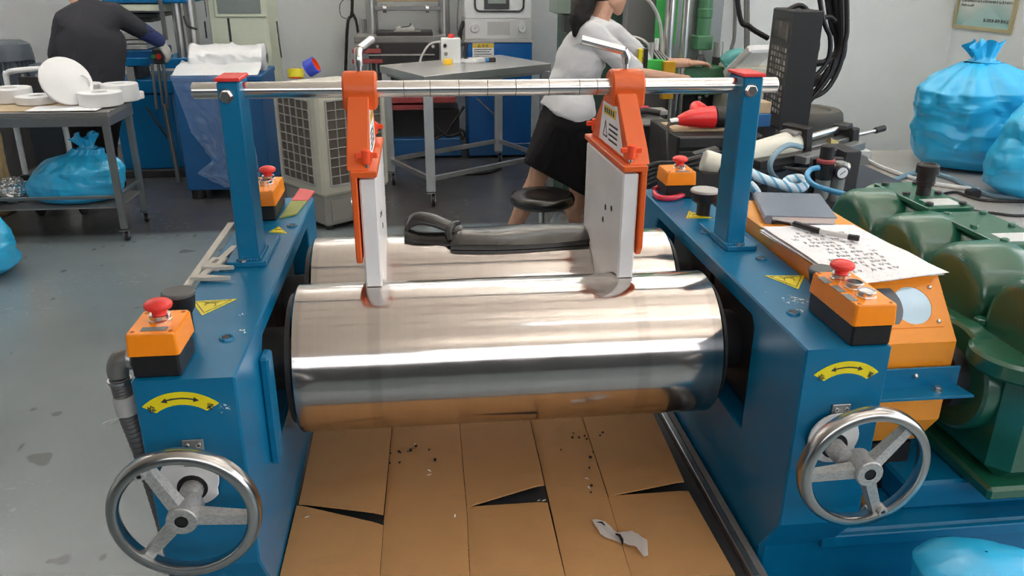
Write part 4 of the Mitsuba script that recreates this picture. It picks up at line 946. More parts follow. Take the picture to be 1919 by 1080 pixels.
# beige cabinet with a window, further right on the back wall
CB = thing('control_cabinet', 'pale cream control cabinet with a tinted window behind the plastic film roll', 'cabinet')
y = 7.0
pb(MB(), (372, -120), (512, 130), y, .5, .01, z0=.1).put(CB + '__body', CREAM)
pb(MB(), (392, -60), (500, 32), y - .02, .02, .006).put(CB + '__window_frame', CREAM); pb(MB(), (398, -60), (490, 26), y - .024, .006, .002).put(CB + '__window_pane', mat('tinted_pane', srgb(135, 145, 140), .15, spec=.7))
for (p, q) in (((381, -20), (387, 32)), ((382, 40), (389, 72))): pb(MB(), p, q, y - .012, .012, .002).put(CB + '__hinge_strip', DARKST)
pb(MB(), (430, 34), (431, 78), y - .003, .003).put(CB + '__door_gap', DARKST, False)
MB().tube(spline([atY(519, 40, y + .02), atY(524, 80, y + .0), atY(528, 108, y)], 5), .006, 6).put(CB + '__cable', DARKST)

# blue machine cabinet with white film and hanging clear plastic
BC_ = thing('blue_cabinet', 'blue steel cabinet on black feet carrying a roll of white plastic film', 'cabinet')
y = 5.97
a, b = atY(322, 150, y), atY(500, 150, y); f0 = atY(350, 385, y); zt = atY(330, 143, y)[2]
x0, x1 = a[0], atY(488, 150, y)[0]
MB().box(x0, x1, y, y + .62, .07, zt - .04, .006).put(BC_ + '__body', BLUE3)
MB().box(x0 - .005, x1 + .005, y - .005, y + .625, zt - .04, zt, .006).put(BC_ + '__top', BLUE3)
for x in (x0 + .06, x1 - .06):
    for yy in (y + .06, y + .55): MB().cyl((x, yy, 0), (x, yy, .07), .05, 16).put(BC_ + '__foot', BLACKP)
for px in (342, 365): q = atZ(px, 138, zt); MB().box(q[0] - .035, q[0] + .035, q[1] - .012, q[1] + .012, zt, zt + .009).put(BC_ + '__slot_plate', GREYM, False)
q = atZ(470, 128, zt); MB().box(q[0] - .08, q[0] + .08, q[1] - .03, q[1] + .03, zt, zt + .012).put(BC_ + '__handle_plate', GREYM, False)
scene['film_gloss'] = {'type': 'twosided', 'bsdf': {'type': 'principled', 'base_color': {'type': 'rgb', 'value': [.84, .85, .85]}, 'roughness': .25, 'specular': .5}}
FR = thing('film_roll', 'thick roll of white plastic film lying on top of the blue cabinet', 'film roll')
a, b = atY(355, 101, y + .35), atY(500, 96, y + .35)
n = 40; ph = np.linspace(0, 2 * np.pi, 40, endpoint=False); P = []
for t in np.linspace(0, 1, 36):
    r = .094 * (1 + .12 * meshkit.fbm(np.array([[t * 9, 1, 2]]), 2, 3)[0]) * (1 - .6 * (t < .001) - .6 * (t > .999)); c = a + (b - a) * t
    rr = r * (1 + .34 * (meshkit.fbm(np.stack([np.full(40, t * 14), 2 * np.cos(ph), 2 * np.sin(ph)], 1), 3, 8) - .5))
    P.append(np.stack([np.full(40, c[0]), c[1] + rr * np.cos(ph) * 1.1, zt + .085 + rr * np.sin(ph)], 1))
P = np.array(P); MB().grid(np.concatenate([P, P[:, :1]], 1)).put(FR + '__roll', 'film_gloss', 60)
# loose end of the film spread over the cabinet top
xs, ys = np.linspace(x0 - .01, x1 - .02, 44), np.linspace(y + .01, y + .40, 30); X, Y_ = np.meshgrid(xs, ys, indexing='ij')
Z_ = zt + .006 + .055 * meshkit.fbm(np.stack([X * 9, Y_ * 11, X * 0], -1), 4, 2) * smooth01(Y_, y + .02, y + .25) if False else zt + .004 + .10 * meshkit.fbm(np.stack([X * 9, Y_ * 11, X * 0], -1), 4, 2) * np.clip((Y_ - y - .06) / .2, 0, 1)
MB().grid(np.stack([X, Y_, Z_], -1), (0, 0, .002)).put(FR + '__loose_film', 'film_gloss', True)
scene['film_clear'] = {'type': 'blendbsdf', 'weight': 0.55, 'a': {'type': 'thindielectric'}, 'b': {'type': 'principledthin', 'base_color': {'type': 'rgb', 'value': [.8, .85, .9]}, 'roughness': .12, 'diff_trans': 1.2, 'spec_trans': 0.55}}
HP = thing('clear_plastic_sheet', 'clear crinkled plastic sheet hanging down the front of the blue cabinet', 'plastic sheet')
xa, xb = x0 - .02, atY(430, 150, y)[0]; G = []
for t in np.linspace(0, 1, 60):
    z = zt + .006 - t * (zt - .10); row = []
    l = xa + .02 + np.interp(t, [0, .5, .75, .86, 1], [0, .10, .22, .10, .28]); rgt = xb + .10 + .06 * t
    for s in np.linspace(0, 1, 40): row.append((l + (rgt - l) * s, y - .012, z))
    G.append(row)
G = np.array(G); G[..., 1] -= .014 + (.07 * meshkit.fbm(G * V(9, 1, 4.5), 4, 6) + .16 * np.abs(meshkit.fbm(G * V(17, 1, 11), 3, 9) - .5)) * np.linspace(.15, 1, 60)[:, None]
MB().grid(G).put(HP, 'film_clear', 60)

# tape rings on the air cooler, the cooler itself
AC = thing('air_cooler', 'beige upright air cooler with dark honeycomb grilles turned cornerwise behind the mill', 'air cooler')
mat('cooler_base', srgb(140, 138, 132), .5); mat('cooler_mesh', srgb(74, 66, 58), .7)
c0 = atZ(613, 437, 0); az = math.radians(38); u_ = V(math.cos(az), math.sin(az), 0); v_ = V(-math.sin(az), math.cos(az), 0)   # right face runs along u, left face along v
zt = atY(588, 176, 5.07)[2]; W_, D_ = .52, .54
def cb(mb, u0, u1, v0, v1, z0, z1, ch=.0): 
    c = c0 * V(1, 1, 0) + u_ * (u0 + u1) / 2 + v_ * (v0 + v1) / 2; return mb.obox(V(c[0], c[1], (z0 + z1) / 2), u_, v_, (0, 0, 1), abs(u1 - u0), abs(v1 - v0), z1 - z0, ch)
cb(MB(), 0, W_, 0, D_, .23, zt, .02).put(AC + '__body', BEIGE)
cb(MB(), .02, W_ - .02, .02, D_ - .02, .03, .23, .012).put(AC + '__water_tank', 'cooler_base')
cb(MB(), .06, W_ - .06, .012, .022, .06, .20, .004).put(AC + '__tank_panel', 'cooler_base')
cb(MB(), .02, W_ - .02, .02, D_ - .02, zt, zt + .02, .008).put(AC + '__lid', BEIGE)
for (uu, vv) in ((.06, .06), (W_ - .06, .06), (.06, D_ - .06), (W_ - .06, D_ - .06)): p_ = c0 * V(1, 1, 0) + u_ * uu + v_ * vv; MB().cyl((p_[0], p_[1], 0), (p_[0], p_[1], .04), .025, 12).put(AC + '__foot', BLACKP)
z0_, z1_ = .30, zt - .05
for face in (0, 1):
    L = W_ if face == 0 else D_; a0, a1 = (.06, L - .05) if face == 0 else (.085, L - .075)
    g = (cb(MB(), a0, a1, -.002, .01, z0_, z1_) if face == 0 else cb(MB(), -.002, .01, a0, a1, z0_, z1_)).put(AC + '__filter_mat', 'cooler_mesh', False)
    nx, nz = (6, 9) if face == 0 else (5, 9)
    for i in range(nx + 1):
        s = a0 + (a1 - a0) * i / nx; wd = .010 if i in (0, nx) else .004
        (cb(MB(), s - wd / 2, s + wd / 2, -.010, .0, z0_, z1_) if face == 0 else cb(MB(), -.010, .0, s - wd / 2, s + wd / 2, z0_, z1_)).put(AC + '__grille_bar', GREYL, False)
    for i in range(nz + 1):
        s = z0_ + (z1_ - z0_) * i / nz; wd = .010 if i in (0, nz) else .004
        (cb(MB(), a0, a1, -.012, -.002, s - wd / 2, s + wd / 2) if face == 0 else cb(MB(), -.012, -.002, a0, a1, s - wd / 2, s + wd / 2)).put(AC + '__grille_bar', GREYL, False)
zc_ = zt + .02
mat('tape_yellow', srgb(205, 195, 30), .5); mat('tape_blue', srgb(45, 70, 195), .5); mat('tape_orange', srgb(240, 90, 40), .5)
for (px, py, r, h, m, lab, ax) in ((555, 139, .052, .055, 'tape_yellow', 'yellow tape ring lying on the air cooler', (0, .25, 1)), (586, 137, .056, .072, 'tape_blue', 'blue tape ring leaning on the yellow one on the air cooler', (.85, -.15, .45))):
    kk = thing('tape_ring', lab, 'tape ring'); q = atZ(px, py + 7, zc_); q[2] = zc_ + (h / 2 if ax[0] == 0 else .066)
    MB().lathe([(r - .008, -h / 2), (r, -h / 2), (r, h / 2), (r - .008, h / 2), (r - .008, -h / 2)], q, ax, 32).put(kk + '__ring', m, 40)
    MB().lathe([(r - .010, -h / 2 + .001), (r - .008, -h / 2 + .001), (r - .008, h / 2 + .002), (r - .010, h / 2 + .002), (r - .010, -h / 2 + .001)], q, ax, 32).put(kk + '__liner', 'tape_orange', 40)

# ================================================================== vulcanizing press in the middle
VP = thing('vulcanizing_press', 'grey two-column vulcanizing press with black platens and red side arms', 'machine')
y = 7.50
for px in (688, 826):
    a, b = atY(px, -60, y), atY(px + 6, 68, y); MB().cyl((a[0] + .02, y, b[2]), (a[0] + .02, y, a[2] + .3), .05, 24).put(VP + '__column', STEEL)
pb(MB(), (702, -40), (820, 3), y - .02, .1, .004).put(VP + '__cross_panel', 'card_pale')
pb(MB(), (696, 12), (828, 20), y - .04, .05, .004).put(VP + '__cross_bar', 'steel_tube')
for px in (718, 798): q = atY(px, 16, y - .045); MB().cyl(q, q + V(.03, 0, 0), .035, 16).put(VP + '__collar', STEEL)
for px in (676, 684, 832, 840): a = atY(px, 36, y + .1); MB().cyl((a[0], y + .1, atY(px, 70, y)[2]), a, .014, 12).put(VP + '__tie_rod', STEEL)
pb(MB(), (664, 68), (838, 80), y - .25, .6, .006).put(VP + '__table', GREYM)
for i, (p, q, m) in enumerate((((706, 60), (812, 80), BLACKP), ((738, 58), (790, 66), GREYM), ((742, 52), (778, 58), GREYL))): pb(MB(), p, q, y - .24 + .04 * i, .3, .006).put(VP + '__mould_plate', m)
MB().tube([atY(752, 51, y - .15), atY(768, 49, y - .15), atY(770, 44, y - .15)], .006, 6).put(VP + '__mould_handle', DARKST)
pb(MB(), (690, 80), (825, 152), y - .28, .5, .006).put(VP + '__platen', BLACKP)
pb(MB(), (690, 102), (815, 104), y - .29, .012).put(VP + '__platen_rail', GREYL, False)
for px in (708, 812): q = atY(px, 87, y - .28); MB().cyl(q, q + V(0, -.012, 0), .014, 12).put(VP + '__bolt', CHROME)
for (p, q) in (((660, 92), (715, 100)), ((660, 112), (718, 119))): pb(MB(), p, q, y - .3, .05, .004).put(VP + '__side_arm', REDD)
for px in (684, 694, 704): pb(MB(), (px, 119), (px + 5, 150), y - .3, .03, .002).put(VP + '__spring_post', GREYM)
pb(MB(), (690, 183), (855, 193), y - .35, .5, .006).put(VP + '__lower_beam', REDD); pb(MB(), (710, 197), (812, 206), y - .33, .5, .004).put(VP + '__lower_beam', REDD)
pb(MB(), (705, 206), (862, 262), y - .2, .4, .006).put(VP + '__base_frame', BLACKP); pb(MB(), (720, 216), (738, 244), y - .32, .05, .003).put(VP + '__terminal_cover', GREYL)
a = atY(690, 262, y - .30); b = atY(866, 262, y - .30)
MB().box(a[0], b[0], y - .30, y + .4, 0.02, a[2], .008).put(VP + '__base', BLUE3)
for pts in ([(870, 200), (850, 230), (835, 250), (812, 262)], [(815, 235), (840, 255), (862, 250), (868, 262)], [(860, 250), (866, 243), (872, 255), (862, 260)]):
    MB().tube(spline([atY(px_, py_, y - .38) for px_, py_ in pts], 6), .012, 8).put(VP + '__hose', BLACKP)
kk = thing('hanging_cable', 'black cable and chain hanging down the wall beside the grey press', 'cable')
MB().tube(spline([atY(660, -60, y + .4), atY(660, 22, y + .4), atY(652, 45, y + .4), atY(648, 140, y + .4), atY(648, 230, y + .4)], 6), .014, 8).put(kk + '__cable', BLACKP)
MB().tube(spline([atY(660, 22, y + .4), atY(668, 40, y + .4), atY(672, 66, y + .4)], 6), .012, 8).put(kk + '__cable', BLACKP)
w = MB(); w.tube(spline([atY(655, -10, y + .22), atY(638, 8, y + .22), atY(640, 30, y + .22), atY(655, 36, y + .22)], 6), .005, 6); w.put(kk + '__loop', GREYM)

# controller cabinet with touch screen
CC = thing('touchscreen_cabinet', 'white, grey and blue electrical cabinet with a touch screen and two gauges', 'cabinet')
y = 7.20
x0, x1 = atY(872, 80, y)[0], atY(997, 80, y)[0]; zf = lambda py: atY(930, py, y)[2]
MB().box(x0, x1, y, y + .5, zf(36), zf(36) + .7, .01).put(CC + '__upper_box', WHITE)
MB().box(x0, x1, y, y + .5, zf(74), zf(36), .006).put(CC + '__gauge_panel', mat('steel_panel', (.62, .62, .61), .45, .6)); MB().box(x0 - .01, x1 + .01, y - .01, y + .5, zf(80), zf(74), .003).put(CC + '__ledge', GREYL)
MB().box(x0 + .02, x1 + .005, y, y + .5, zf(268), zf(80), .008).put(CC + '__lower_box', mat('paint_blue_royal', srgb(0, 84, 152), .35)); MB().box(x0 + .02, x1 + .005, y - .02, y + .5, 0.02, zf(268), .008).put(CC + '__plinth', BLUE3)
fr_ = lambda p, q, r: np.array(sg.box(p[0], p[1], q[0], q[1]).buffer(-r).buffer(r, quad_segs=6).exterior.coords)[:-1]
a, b = atY(889, 23, y), atY(984, -90, y)
MB().prism(fr_((a[0], a[2]), (b[0], b[2]), .05), .012, (0, y, 0), (1, 0, 0), (0, 0, 1), 0, [fr_((a[0] + .014, a[2] + .014), (b[0] - .014, b[2] - .014), .038)]).put(CC + '__window_gasket', BLACKP)
a, b = atY(908, 17, y - .004), atY(955, -40, y - .004)
t = MB().box(a[0], b[0], y - .016, y, a[2], b[2], .004).put(CC + '__touch_screen', DARKST); MB().box(a[0] + .03, b[0] - .03, y - .018, y - .015, a[2] + .045, b[2], .0).put(t + '__display', 'tinted_pane', False)
for px in (890, 979):
    q = atY(px, 53, y); g = MB().lathe([(0, 0), (.037, 0), (.037, .014), (.033, .018), (.030, .014), (0, .014)], q, (0, -1, 0), 28).put(CC + '__gauge', CHROME)
    MB().cyl(q + V(0, -.0142, 0), q + V(0, -.0148, 0), .029, 24).put(g + '__dial', WHITE); MB().obox(q + V(.004, -.0155, .004), (1, 0, 1), (0, 1, 0), (-1, 0, 1), .03, .001, .003).put(g + '__needle', BLACKP)
a, b = atY(914, 66, y), atY(956, 41, y); MB().box(a[0], b[0], y - .003, y, a[2], b[2]).put(CC + '__info_card', GREYL, False)
a, b = atY(886, 107, y), atY(926, 80, y); s_ = MB().box(a[0], b[0], y - .003, y, a[2], b[2]).put(CC + '__caution_sign', PAPERW, False)
MB().box(a[0], b[0], y - .0045, y - .003, b[2] - .042, b[2] - .004).put(s_ + '__header', YELLOW2, False)
w = MB(); cx = (a[0] + b[0]) / 2
w.prism([(cx - .05, b[2] - .036), (cx - .022, b[2] - .036), (cx - .036, b[2] - .012)], .001, (0, y - .0045, 0), (1, 0, 0), (0, 0, 1), holes=[[(cx - .044, b[2] - .0325), (cx - .028, b[2] - .0325), (cx - .036, b[2] - .018)]])
for g_ in (.0, .032): w.box(cx + g_ - .012, cx + g_ + .012, y - .0055, y - .0045, b[2] - .034, b[2] - .031).box(cx + g_ - .010, cx + g_ + .010, y - .0055, y - .0045, b[2] - .025, b[2] - .022).box(cx + g_ - .0015, cx + g_ + .0015, y - .0055, y - .0045, b[2] - .034, b[2] - .010)
for i in range(4): w.box(a[0] + .015, b[0] - .02 - .02 * (i % 2), y - .0045, y - .003, b[2] - .058 - .02 * i, b[2] - .053 - .02 * i)
w.put(s_ + '__print', PRINT, False)
MB().tube(spline([atY(862, -40, y + .1), atY(858, 30, y + .1), atY(858, 66, y + .1)], 6), .006, 6).put(CC + '__cable', GREYM); MB().tube(spline([atY(870, 40, y + .05), atY(864, 56, y + .05), atY(862, 72, y + .05), atY(858, 80, y)], 6), .018, 8).put(CC + '__hose', BLACKP)
MB().tube([atY(894, 185, y - .03), atY(934, 222, y - .03)], .008, 8).put(CC + '__cable', GREYM)

# ================================================================== steel bench in the middle
SB = thing('steel_bench', 'square stainless steel bench on castors set cornerwise behind the mill', 'table')
zt = .92
cn = [atZ(795, 143, zt), atZ(1033, 119, zt), atZ(938, 103, zt), atZ(712, 122, zt)]
e = np.array([q[:2] for q in cn]); e[2] = e[1] + e[3] - e[0]
mat('steel_sheet', (0.66, 0.66, 0.66), .36, .8)
MB().prism(e, .055, (0, 0, zt - .055), ch=.003).put(SB + '__top', 'steel_sheet')
ce = e.mean(0); lg = [ce + (p - ce) * .93 for p in e]
for p in lg:
    MB().box(p[0] - .034, p[0] + .034, p[1] - .034, p[1] + .034, .11, zt - .055, .003).put(SB + '__leg', 'steel_sheet'); castor(SB + '__castor', p[0], p[1], 0, .044, (.03, 0))
for i in range(4):
    a, b = lg[i], lg[(i + 1) % 4]; MB().bar((a[0], a[1], .20), (b[0], b[1], .20), .025, .035, ch=.002).put(SB + '__stretcher', 'steel_sheet')
    MB().bar((a[0], a[1], zt - .055), (b[0], b[1], zt - .055), .02, .04).put(SB + '__apron', 'steel_sheet')
kk = thing('switch_box', 'white switch box with a red knob standing on the steel bench', 'box')
q = atZ(846, 118, zt); MB().box(q[0] - .075, q[0] + .075, q[1] - .03, q[1] + .06, zt, zt + .185, .006).put(kk + '__case', WHITE)
MB().lathe([(0, 0), (.022, 0), (.026, .014), (.02, .028), (0, .03)], (q[0] + .005, q[1] + .02, zt + .185), (0, 0, 1), 20).put(kk + '__knob', RED)
for (dx, dz) in ((-.045, .13), (-.04, .07)): MB().cyl((q[0] + dx, q[1] - .03, zt + dz), (q[0] + dx, q[1] - .042, zt + dz), .014, 14).put(kk + '__switch', BLACKP if dz > .1 else GREYM)
MB().tube(spline([(q[0] + .075, q[1], zt + .13), (q[0] + .12, q[1] - .02, zt + .14), (q[0] + .10, q[1] - .03, zt + .06), (q[0] + .13, q[1] - .04, zt + .02)], 6), .012, 8).put(kk + '__plug_lead', BLACKP)
MB().tube(spline([(q[0] - .075, q[1], zt + .16), (q[0] - .16, q[1], zt + .14), (q[0] - .22, q[1], zt + .06), (q[0] - .24, q[1], zt + .01)], 6), .008, 8).put(kk + '__cable', GREYL)
kk = thing('yellow_tape', 'small yellow box in front of the switch box on the steel bench', 'box'); q = atZ(840, 121, zt); MB().box(q[0] - .035, q[0] + .035, q[1] - .02, q[1] + .02, zt, zt + .04, .004).put(kk, mat('plastic_yellow', srgb(235, 185, 30), .4))
kk = thing('white_cable', 'coiled white cable lying on the steel bench beside the yellow box', 'cable'); q = atZ(885, 118, zt)
MB().tube([(q[0] + (.055 + .012 * math.sin(3 * a)) * math.cos(a) * 1.6, q[1] + .05 * math.sin(a), zt + .010 + .02 * a / 20) for a in np.linspace(0, 20, 80)], .009, 7).put(kk, WHITE, True)
kk = thing('small_connector', 'small black and blue connector at the end of the white cable', 'connector'); q = atZ(912, 116, zt); MB().cyl((q[0] - .03, q[1], zt + .014), (q[0] + .02, q[1], zt + .014), .014, 12).put(kk + '__sleeve', BLUE2); MB().cyl((q[0] + .02, q[1], zt + .016), (q[0] + .07, q[1] + .01, zt + .016), .016, 12).put(kk + '__plug', BLACKP)
kk = thing('floor_cable', 'black cable lying on the dark floor under the steel bench', 'cable'); MB().tube(spline([atZ(850, 322, .012), atZ(880, 326, .012), atZ(920, 322, .012), atZ(938, 315, .012)], 8), .012, 8).put(kk, BLACKP, True)

# stool
ST = thing('stool', 'round stool with a shiny black seat and chrome column behind the rollers', 'stool')
zs = .50; q = atZ(1017, 362, zs)
MB().lathe([(0, zs - .062), (.15, zs - .062), (.168, zs - .05), (.172, zs - .03), (.165, zs - .008), (.14, zs), (.115, zs - .003), (.10, zs), (.07, zs - .004), (0, zs - .008)], (q[0], q[1], 0), (0, 0, 1), 56).put(ST + '__seat', RUBBER, 60)
MB().cyl((q[0], q[1], .06), (q[0], q[1], zs - .062), .018, 20).put(ST + '__column', CHROME); MB().cyl((q[0], q[1], .05), (q[0], q[1], .20), .026, 20).put(ST + '__sleeve', CHROME)
for a in range(5):
    d = V(math.cos(a * 1.2566 + .3), math.sin(a * 1.2566 + .3), 0); b = MB().bar(V(q[0], q[1], .075), V(q[0], q[1], .065) + d * .22, .03, .022, ch=.003).put(ST + '__base_arm', CHROME); castor(ST + '__castor', q[0] + d[0] * .21, q[1] + d[1] * .21, 0, .02, (.01, 0))
kk = thing('kraft_bag', 'tall crumpled brown paper bag standing on the floor beside the woman', 'paper bag'); q = atY(1118, 410, 4.1); sack(kk, (q[0] + .02, 4.00, 0), .105, .07, .78, 5, 'kraft')
kk = thing('white_bag', 'small white plastic bag hanging beside the stool column', 'bag'); q = atY(1050, 400, 4.14)
m = trimesh.creation.icosphere(subdivisions=4); v = np.array(m.vertices); v *= 1 + .35 * (meshkit.fbm(v * 2.5, 3, 7)[:, None] - .5); v = v * V(.075, .05, .24) * np.interp(v[:, 2:], [-1, 1], [1.15, .55]) + V(q[0], q[1], .25); MB().raw(v, m.faces).put(kk, 'film_gloss', True)
# ================================================================== right background
GP = thing('green_press', 'green hydraulic press with chrome columns that the woman is reaching into', 'machine')
y = 4.95
def vcol(key, px, py0, py1, r, m, yy=None, n=24):
    yy = y if yy is None else yy
    a, b = atY(px, py0, yy), atY(px, py1, yy); mid = (a[0] + b[0]) / 2 if abs(py1 - py0) < 120 else b[0]
    return MB().cyl((mid, yy, b[2]), (mid, yy, a[2]), r, n).put(key, m)
zt = atY(1320, 126, y - .25)[2]
a, b = atY(1275, 126, y - .25), atY(1366, 126, y - .25)
MB().box(a[0], b[0], y - .25, y + .25, zt - .16, zt, .008).put(GP + '__table_block', mat('paint_green_mid', srgb(62, 110, 78), .35))
MB().box(a[0] - .25, b[0], y - .2, y + .25, 0.05, zt - .55, .01).put(GP + '__base', DARKST)
for x in (a[0] + .06, b[0] - .06): MB().cyl((x, y, zt - .56), (x, y, zt - .16), .035, 20).put(GP + '__lower_column', STEEL)
for px, r, py1 in ((1250, .030, 112), (1271, .022, 215)): vcol(GP + '__chrome_column', px, -300, py1, r, CHROME, y - .28)
pb(MB(), (1257, -300), (1266, 82), y - .2, .06, .003).put(GP + '__green_bar', GREENL)
pb(MB(), (1279, -300), (1300, 122), y + .05, .08, .003).put(GP + '__back_column', 'steel_tube'); pb(MB(), (1332, -300), (1346, 122), y + .05, .08, .003).put(GP + '__back_column', 'steel_tube')
q = atY(1318, 66, y); t_ = atY(1318, -300, y); z1 = atY(1318, 92, y)[2]; z2 = atY(1312, 122, y)[2]
MB().lathe([(0, q[2]), (.042, q[2]), (.042, q[2] + .10), (.046, q[2] + .105), (.046, q[2] + .15), (.042, q[2] + .155), (.042, t_[2]), (0, t_[2])], (q[0], y, 0), (0, 0, 1), 32).put(GP + '__hydraulic_cylinder', 'paint_green_mid')
MB().box(q[0] - .055, q[0] + .045, y - .06, y + .06, z1, q[2], .006).put(GP + '__cylinder_head', 'paint_green_mid')
MB().cyl((q[0] - .01, y, z2), (q[0] - .01, y, z1), .013, 16).put(GP + '__piston_rod', STEEL); MB().lathe([(.045, zt), (.03, zt + .02), (.016, zt + .05), (0, zt + .05)], (q[0] - .01, y - .02, 0), (0, 0, 1), 20).put(GP + '__punch', DARKST)
for px, r in ((1344, .028), (1280, .022)):
    c = atY(px, 121, y - .12); MB().cyl((c[0], y - .12, zt), (c[0], y - .12, zt + .045), r * 1.12, 24).put(GP + '__guide_base', BLACKP); MB().cyl((c[0], y - .12, zt + .045), (c[0], y - .12, zt + .13), r, 24).put(GP + '__guide_sleeve', STEEL)
pb(MB(), (1213, 112), (1245, 140), y - .45, .2, .005).put(GP + '__green_block', mat('paint_green_bright', srgb(60, 190, 80), .35))
mat('column_yellow', srgb(200, 150, 25), .3)
for px0, px1, py0, py1, m in ((1198, 1204, 92, 150, YELLOW), (1204, 1212, 92, 150, BLACKP), (1246, 1262, 116, 186, 'column_yellow')): pb(MB(), (px0, py0), (px1, py1), y - .5, .05, .002).put(GP + '__safety_post', m)
for px, py0, py1, r, m in ((1220, 80, 112, .02, STEEL), (1231, 72, 96, .012, WHITE), (1230, 96, 112, .016, DARKST)): vcol(GP + '__fitting', px, py0, py1, r, m, y - .4, 14)
MB().tube(spline([atY(1206, -8, y - .4), atY(1222, 8, y - .4), atY(1234, 32, y - .4), atY(1240, 62, y - .4), atY(1240, 108, y - .4)], 6), .010, 8).put(GP + '__white_hose', GREYL)
for i in range(7):
    MB().tube(spline([atY(1183 + 2 * i, 68 + 3 * i, y - .3), atY(1200 + 3 * i, 72 + 3 * i, y - .35), atY(1214 + 4 * i, 82 + 3 * i, y - .4), atY(1236 + 3 * i, 112, y - .42)], 5), .007, 6).put(GP + '__wire', DARKST if i % 2 else GREYL)
pb(MB(), (1278, 176), (1340, 240), y - .1, .3, .004).put(GP + '__valve_block', BLACKP)
for px, py in ((1312, 182), (1325, 178), (1310, 190)): q = atY(px, py, y - .12); MB().sphere(q, .016, 2).put(GP + '__valve_fitting', CHROME)
pb(MB(), (1225, -350), (1375, -298), y - .34, .56, .01).put(GP + '__upper_beam', 'paint_green_mid')
GC = thing('grey_locker', 'tall plain grey steel locker behind the green press', 'cabinet'); pb(MB(), (1183, -120), (1262, 200), 5.28, .11, .006, z0=0.0).put(GC + '__body', mat('locker_grey', srgb(120, 118, 120), .5))
DG = thing('green_cabinet', 'dark green cabinet with a pale frame behind the woman', 'cabinet'); pb(MB(), (1068, -120), (1186, 160), 5.6, .4, .006, z0=0).put(DG + '__body', mat('paint_green_black', srgb(42, 66, 58), .5)); pb(MB(), (1046, -120), (1070, 26), 5.56, .3, .004).put(DG + '__frame', mat('frame_green_grey', srgb(120, 134, 124), .5)); pb(MB(), (1058, 28), (1070, 60), 5.58, .1, .002).put(DG + '__bracket', DARKST)
# teal glove and white device on the press table
TG = thing('rubber_glove', 'crumpled teal rubber glove on the right end of the press table', 'glove'); mat('teal', srgb(90, 165, 165), .5)
G0 = [atY(1357, 112, y - .28), atY(1372, 105, y - .28), atY(1392, 97, y - .28)]
w = MB(); w.tube(spline([G0[0] + V(0, 0, -.02), G0[1], G0[2]], 6), [.035, .042, .038, .030, .022], 12)
w.put(TG + '__palm', 'teal')
for j in range(4): MB().tube(spline([G0[1] + V(.02, 0, -.005 - .012 * j), G0[1] + V(.055, -.01, .012 - .02 * j), G0[1] + V(.085 - .008 * j, 0, .03 - .028 * j)], 5), .010, 8).put(TG + '__finger', 'teal')
MB().tube(spline([G0[0], G0[0] + V(.01, -.03, -.03), G0[0] + V(.04, -.04, -.035)], 5), .011, 8).put(TG + '__thumb', 'teal')
WD = thing('white_instrument', 'white instrument with a sloping keypad between the press and the black console', 'instrument')
q = atY(1408, 128, y - .4); M_ = trimesh.transformations.euler_matrix(-.7, 0, .35); M_[:3, 3] = q + V(0, 0, .06)
MB().box(-.10, .08, -.10, .16, -.03, .02, .012, M_).put(WD + '__body', WHITE); MB().box(-.06, .05, -.085, -.02, .02, .024, .002, M_).put(WD + '__keypad', GREYL)
for i in range(3):
    for j in range(2): MB().box(-.05 + .035 * i, -.028 + .035 * i, -.078 + .03 * j, -.058 + .03 * j, .024, .029, .002, M_).put(WD + '__key', DARKST)
MB().box(q[0] - .10, q[0] + .12, y - .45, y - .1, 0.0, q[2] + .01, .01).put(WD + '__stand', BEIGE)

# black cabinets with tools and the red hot-air gun
K1 = thing('black_cabinet', 'black floor cabinet with a grey top beside the woman', 'cabinet')
y1 = 3.75; a, b = atY(1162, 233, y1), atY(1258, 232, y1); z1 = a[2]
MB().box(a[0], b[0], y1, y1 + .30, 0, z1 - .012, .005).put(K1 + '__body', BLACKP); MB().box(a[0] - .005, b[0] + .005, y1 - .005, y1 + .31, z1 - .012, z1, .003).put(K1 + '__top', GREYM)
kk = thing('tool_clamp', 'black and red clamp lying on the black cabinet', 'tool'); c = atZ(1212, 213, z1 + .02)
MB().tube(spline([c + V(-.06, 0, 0), c + V(0, .02, .01), c + V(.07, .0, 0)], 6), .016, 10).put(kk + '__body', BLACKP); MB().tube(spline([c + V(-.06, .03, .02), c + V(-.02, .05, .02), c + V(.02, .04, .02)], 6), .012, 10).put(kk + '__handle', 'rubber_red')
kk = thing('grey_tray', 'small grey tray with papers at the back of the black cabinet', 'tray'); c = atZ(1222, 208, z1 + .02); MB().box(c[0] - .07, c[0] + .08, c[1] - .02, c[1] + .08, z1, z1 + .025, .004).put(kk, GREYL)
K2 = thing('black_toolbox', 'long black drawer box under the red hot-air gun', 'toolbox')
y2 = 3.10; a, b = atY(1270, 256, y2), atY(1432, 252, y2); z2 = a[2]
MB().box(a[0], b[0], y2, y2 + .40, 0, z2, .005).put(K2 + '__body', BLACKP)
for i in range(3): MB().box(a[0] + .01, b[0] - .01, y2 - .008, y2, z2 - .045 - .055 * i, z2 - .005 - .055 * i, .002).put(K2 + '__drawer', DARKST)
K3 = thing('paper_folder', 'thin tan folder under the red hot-air gun', 'folder'); c = atZ(1310, 244, z2); MB().box(c[0] - .12, c[0] + .10, c[1] - .03, c[1] + .14, z2, z2 + .010, .001).put(K3, 'card_pale')
HG = thing('hot_air_gun', 'red hot-air gun with a black rear end lying on the black toolbox', 'hot-air gun')
zz = z2 + .062; p0 = atY(1270, 234, y2 + .10); p1 = atY(1300, 228, y2 + .10); p2 = atY(1340, 226, y2 + .08); p3 = atY(1362, 228, y2 + .08)
for q in (p0, p1, p2, p3): q[1] = y2 + .10
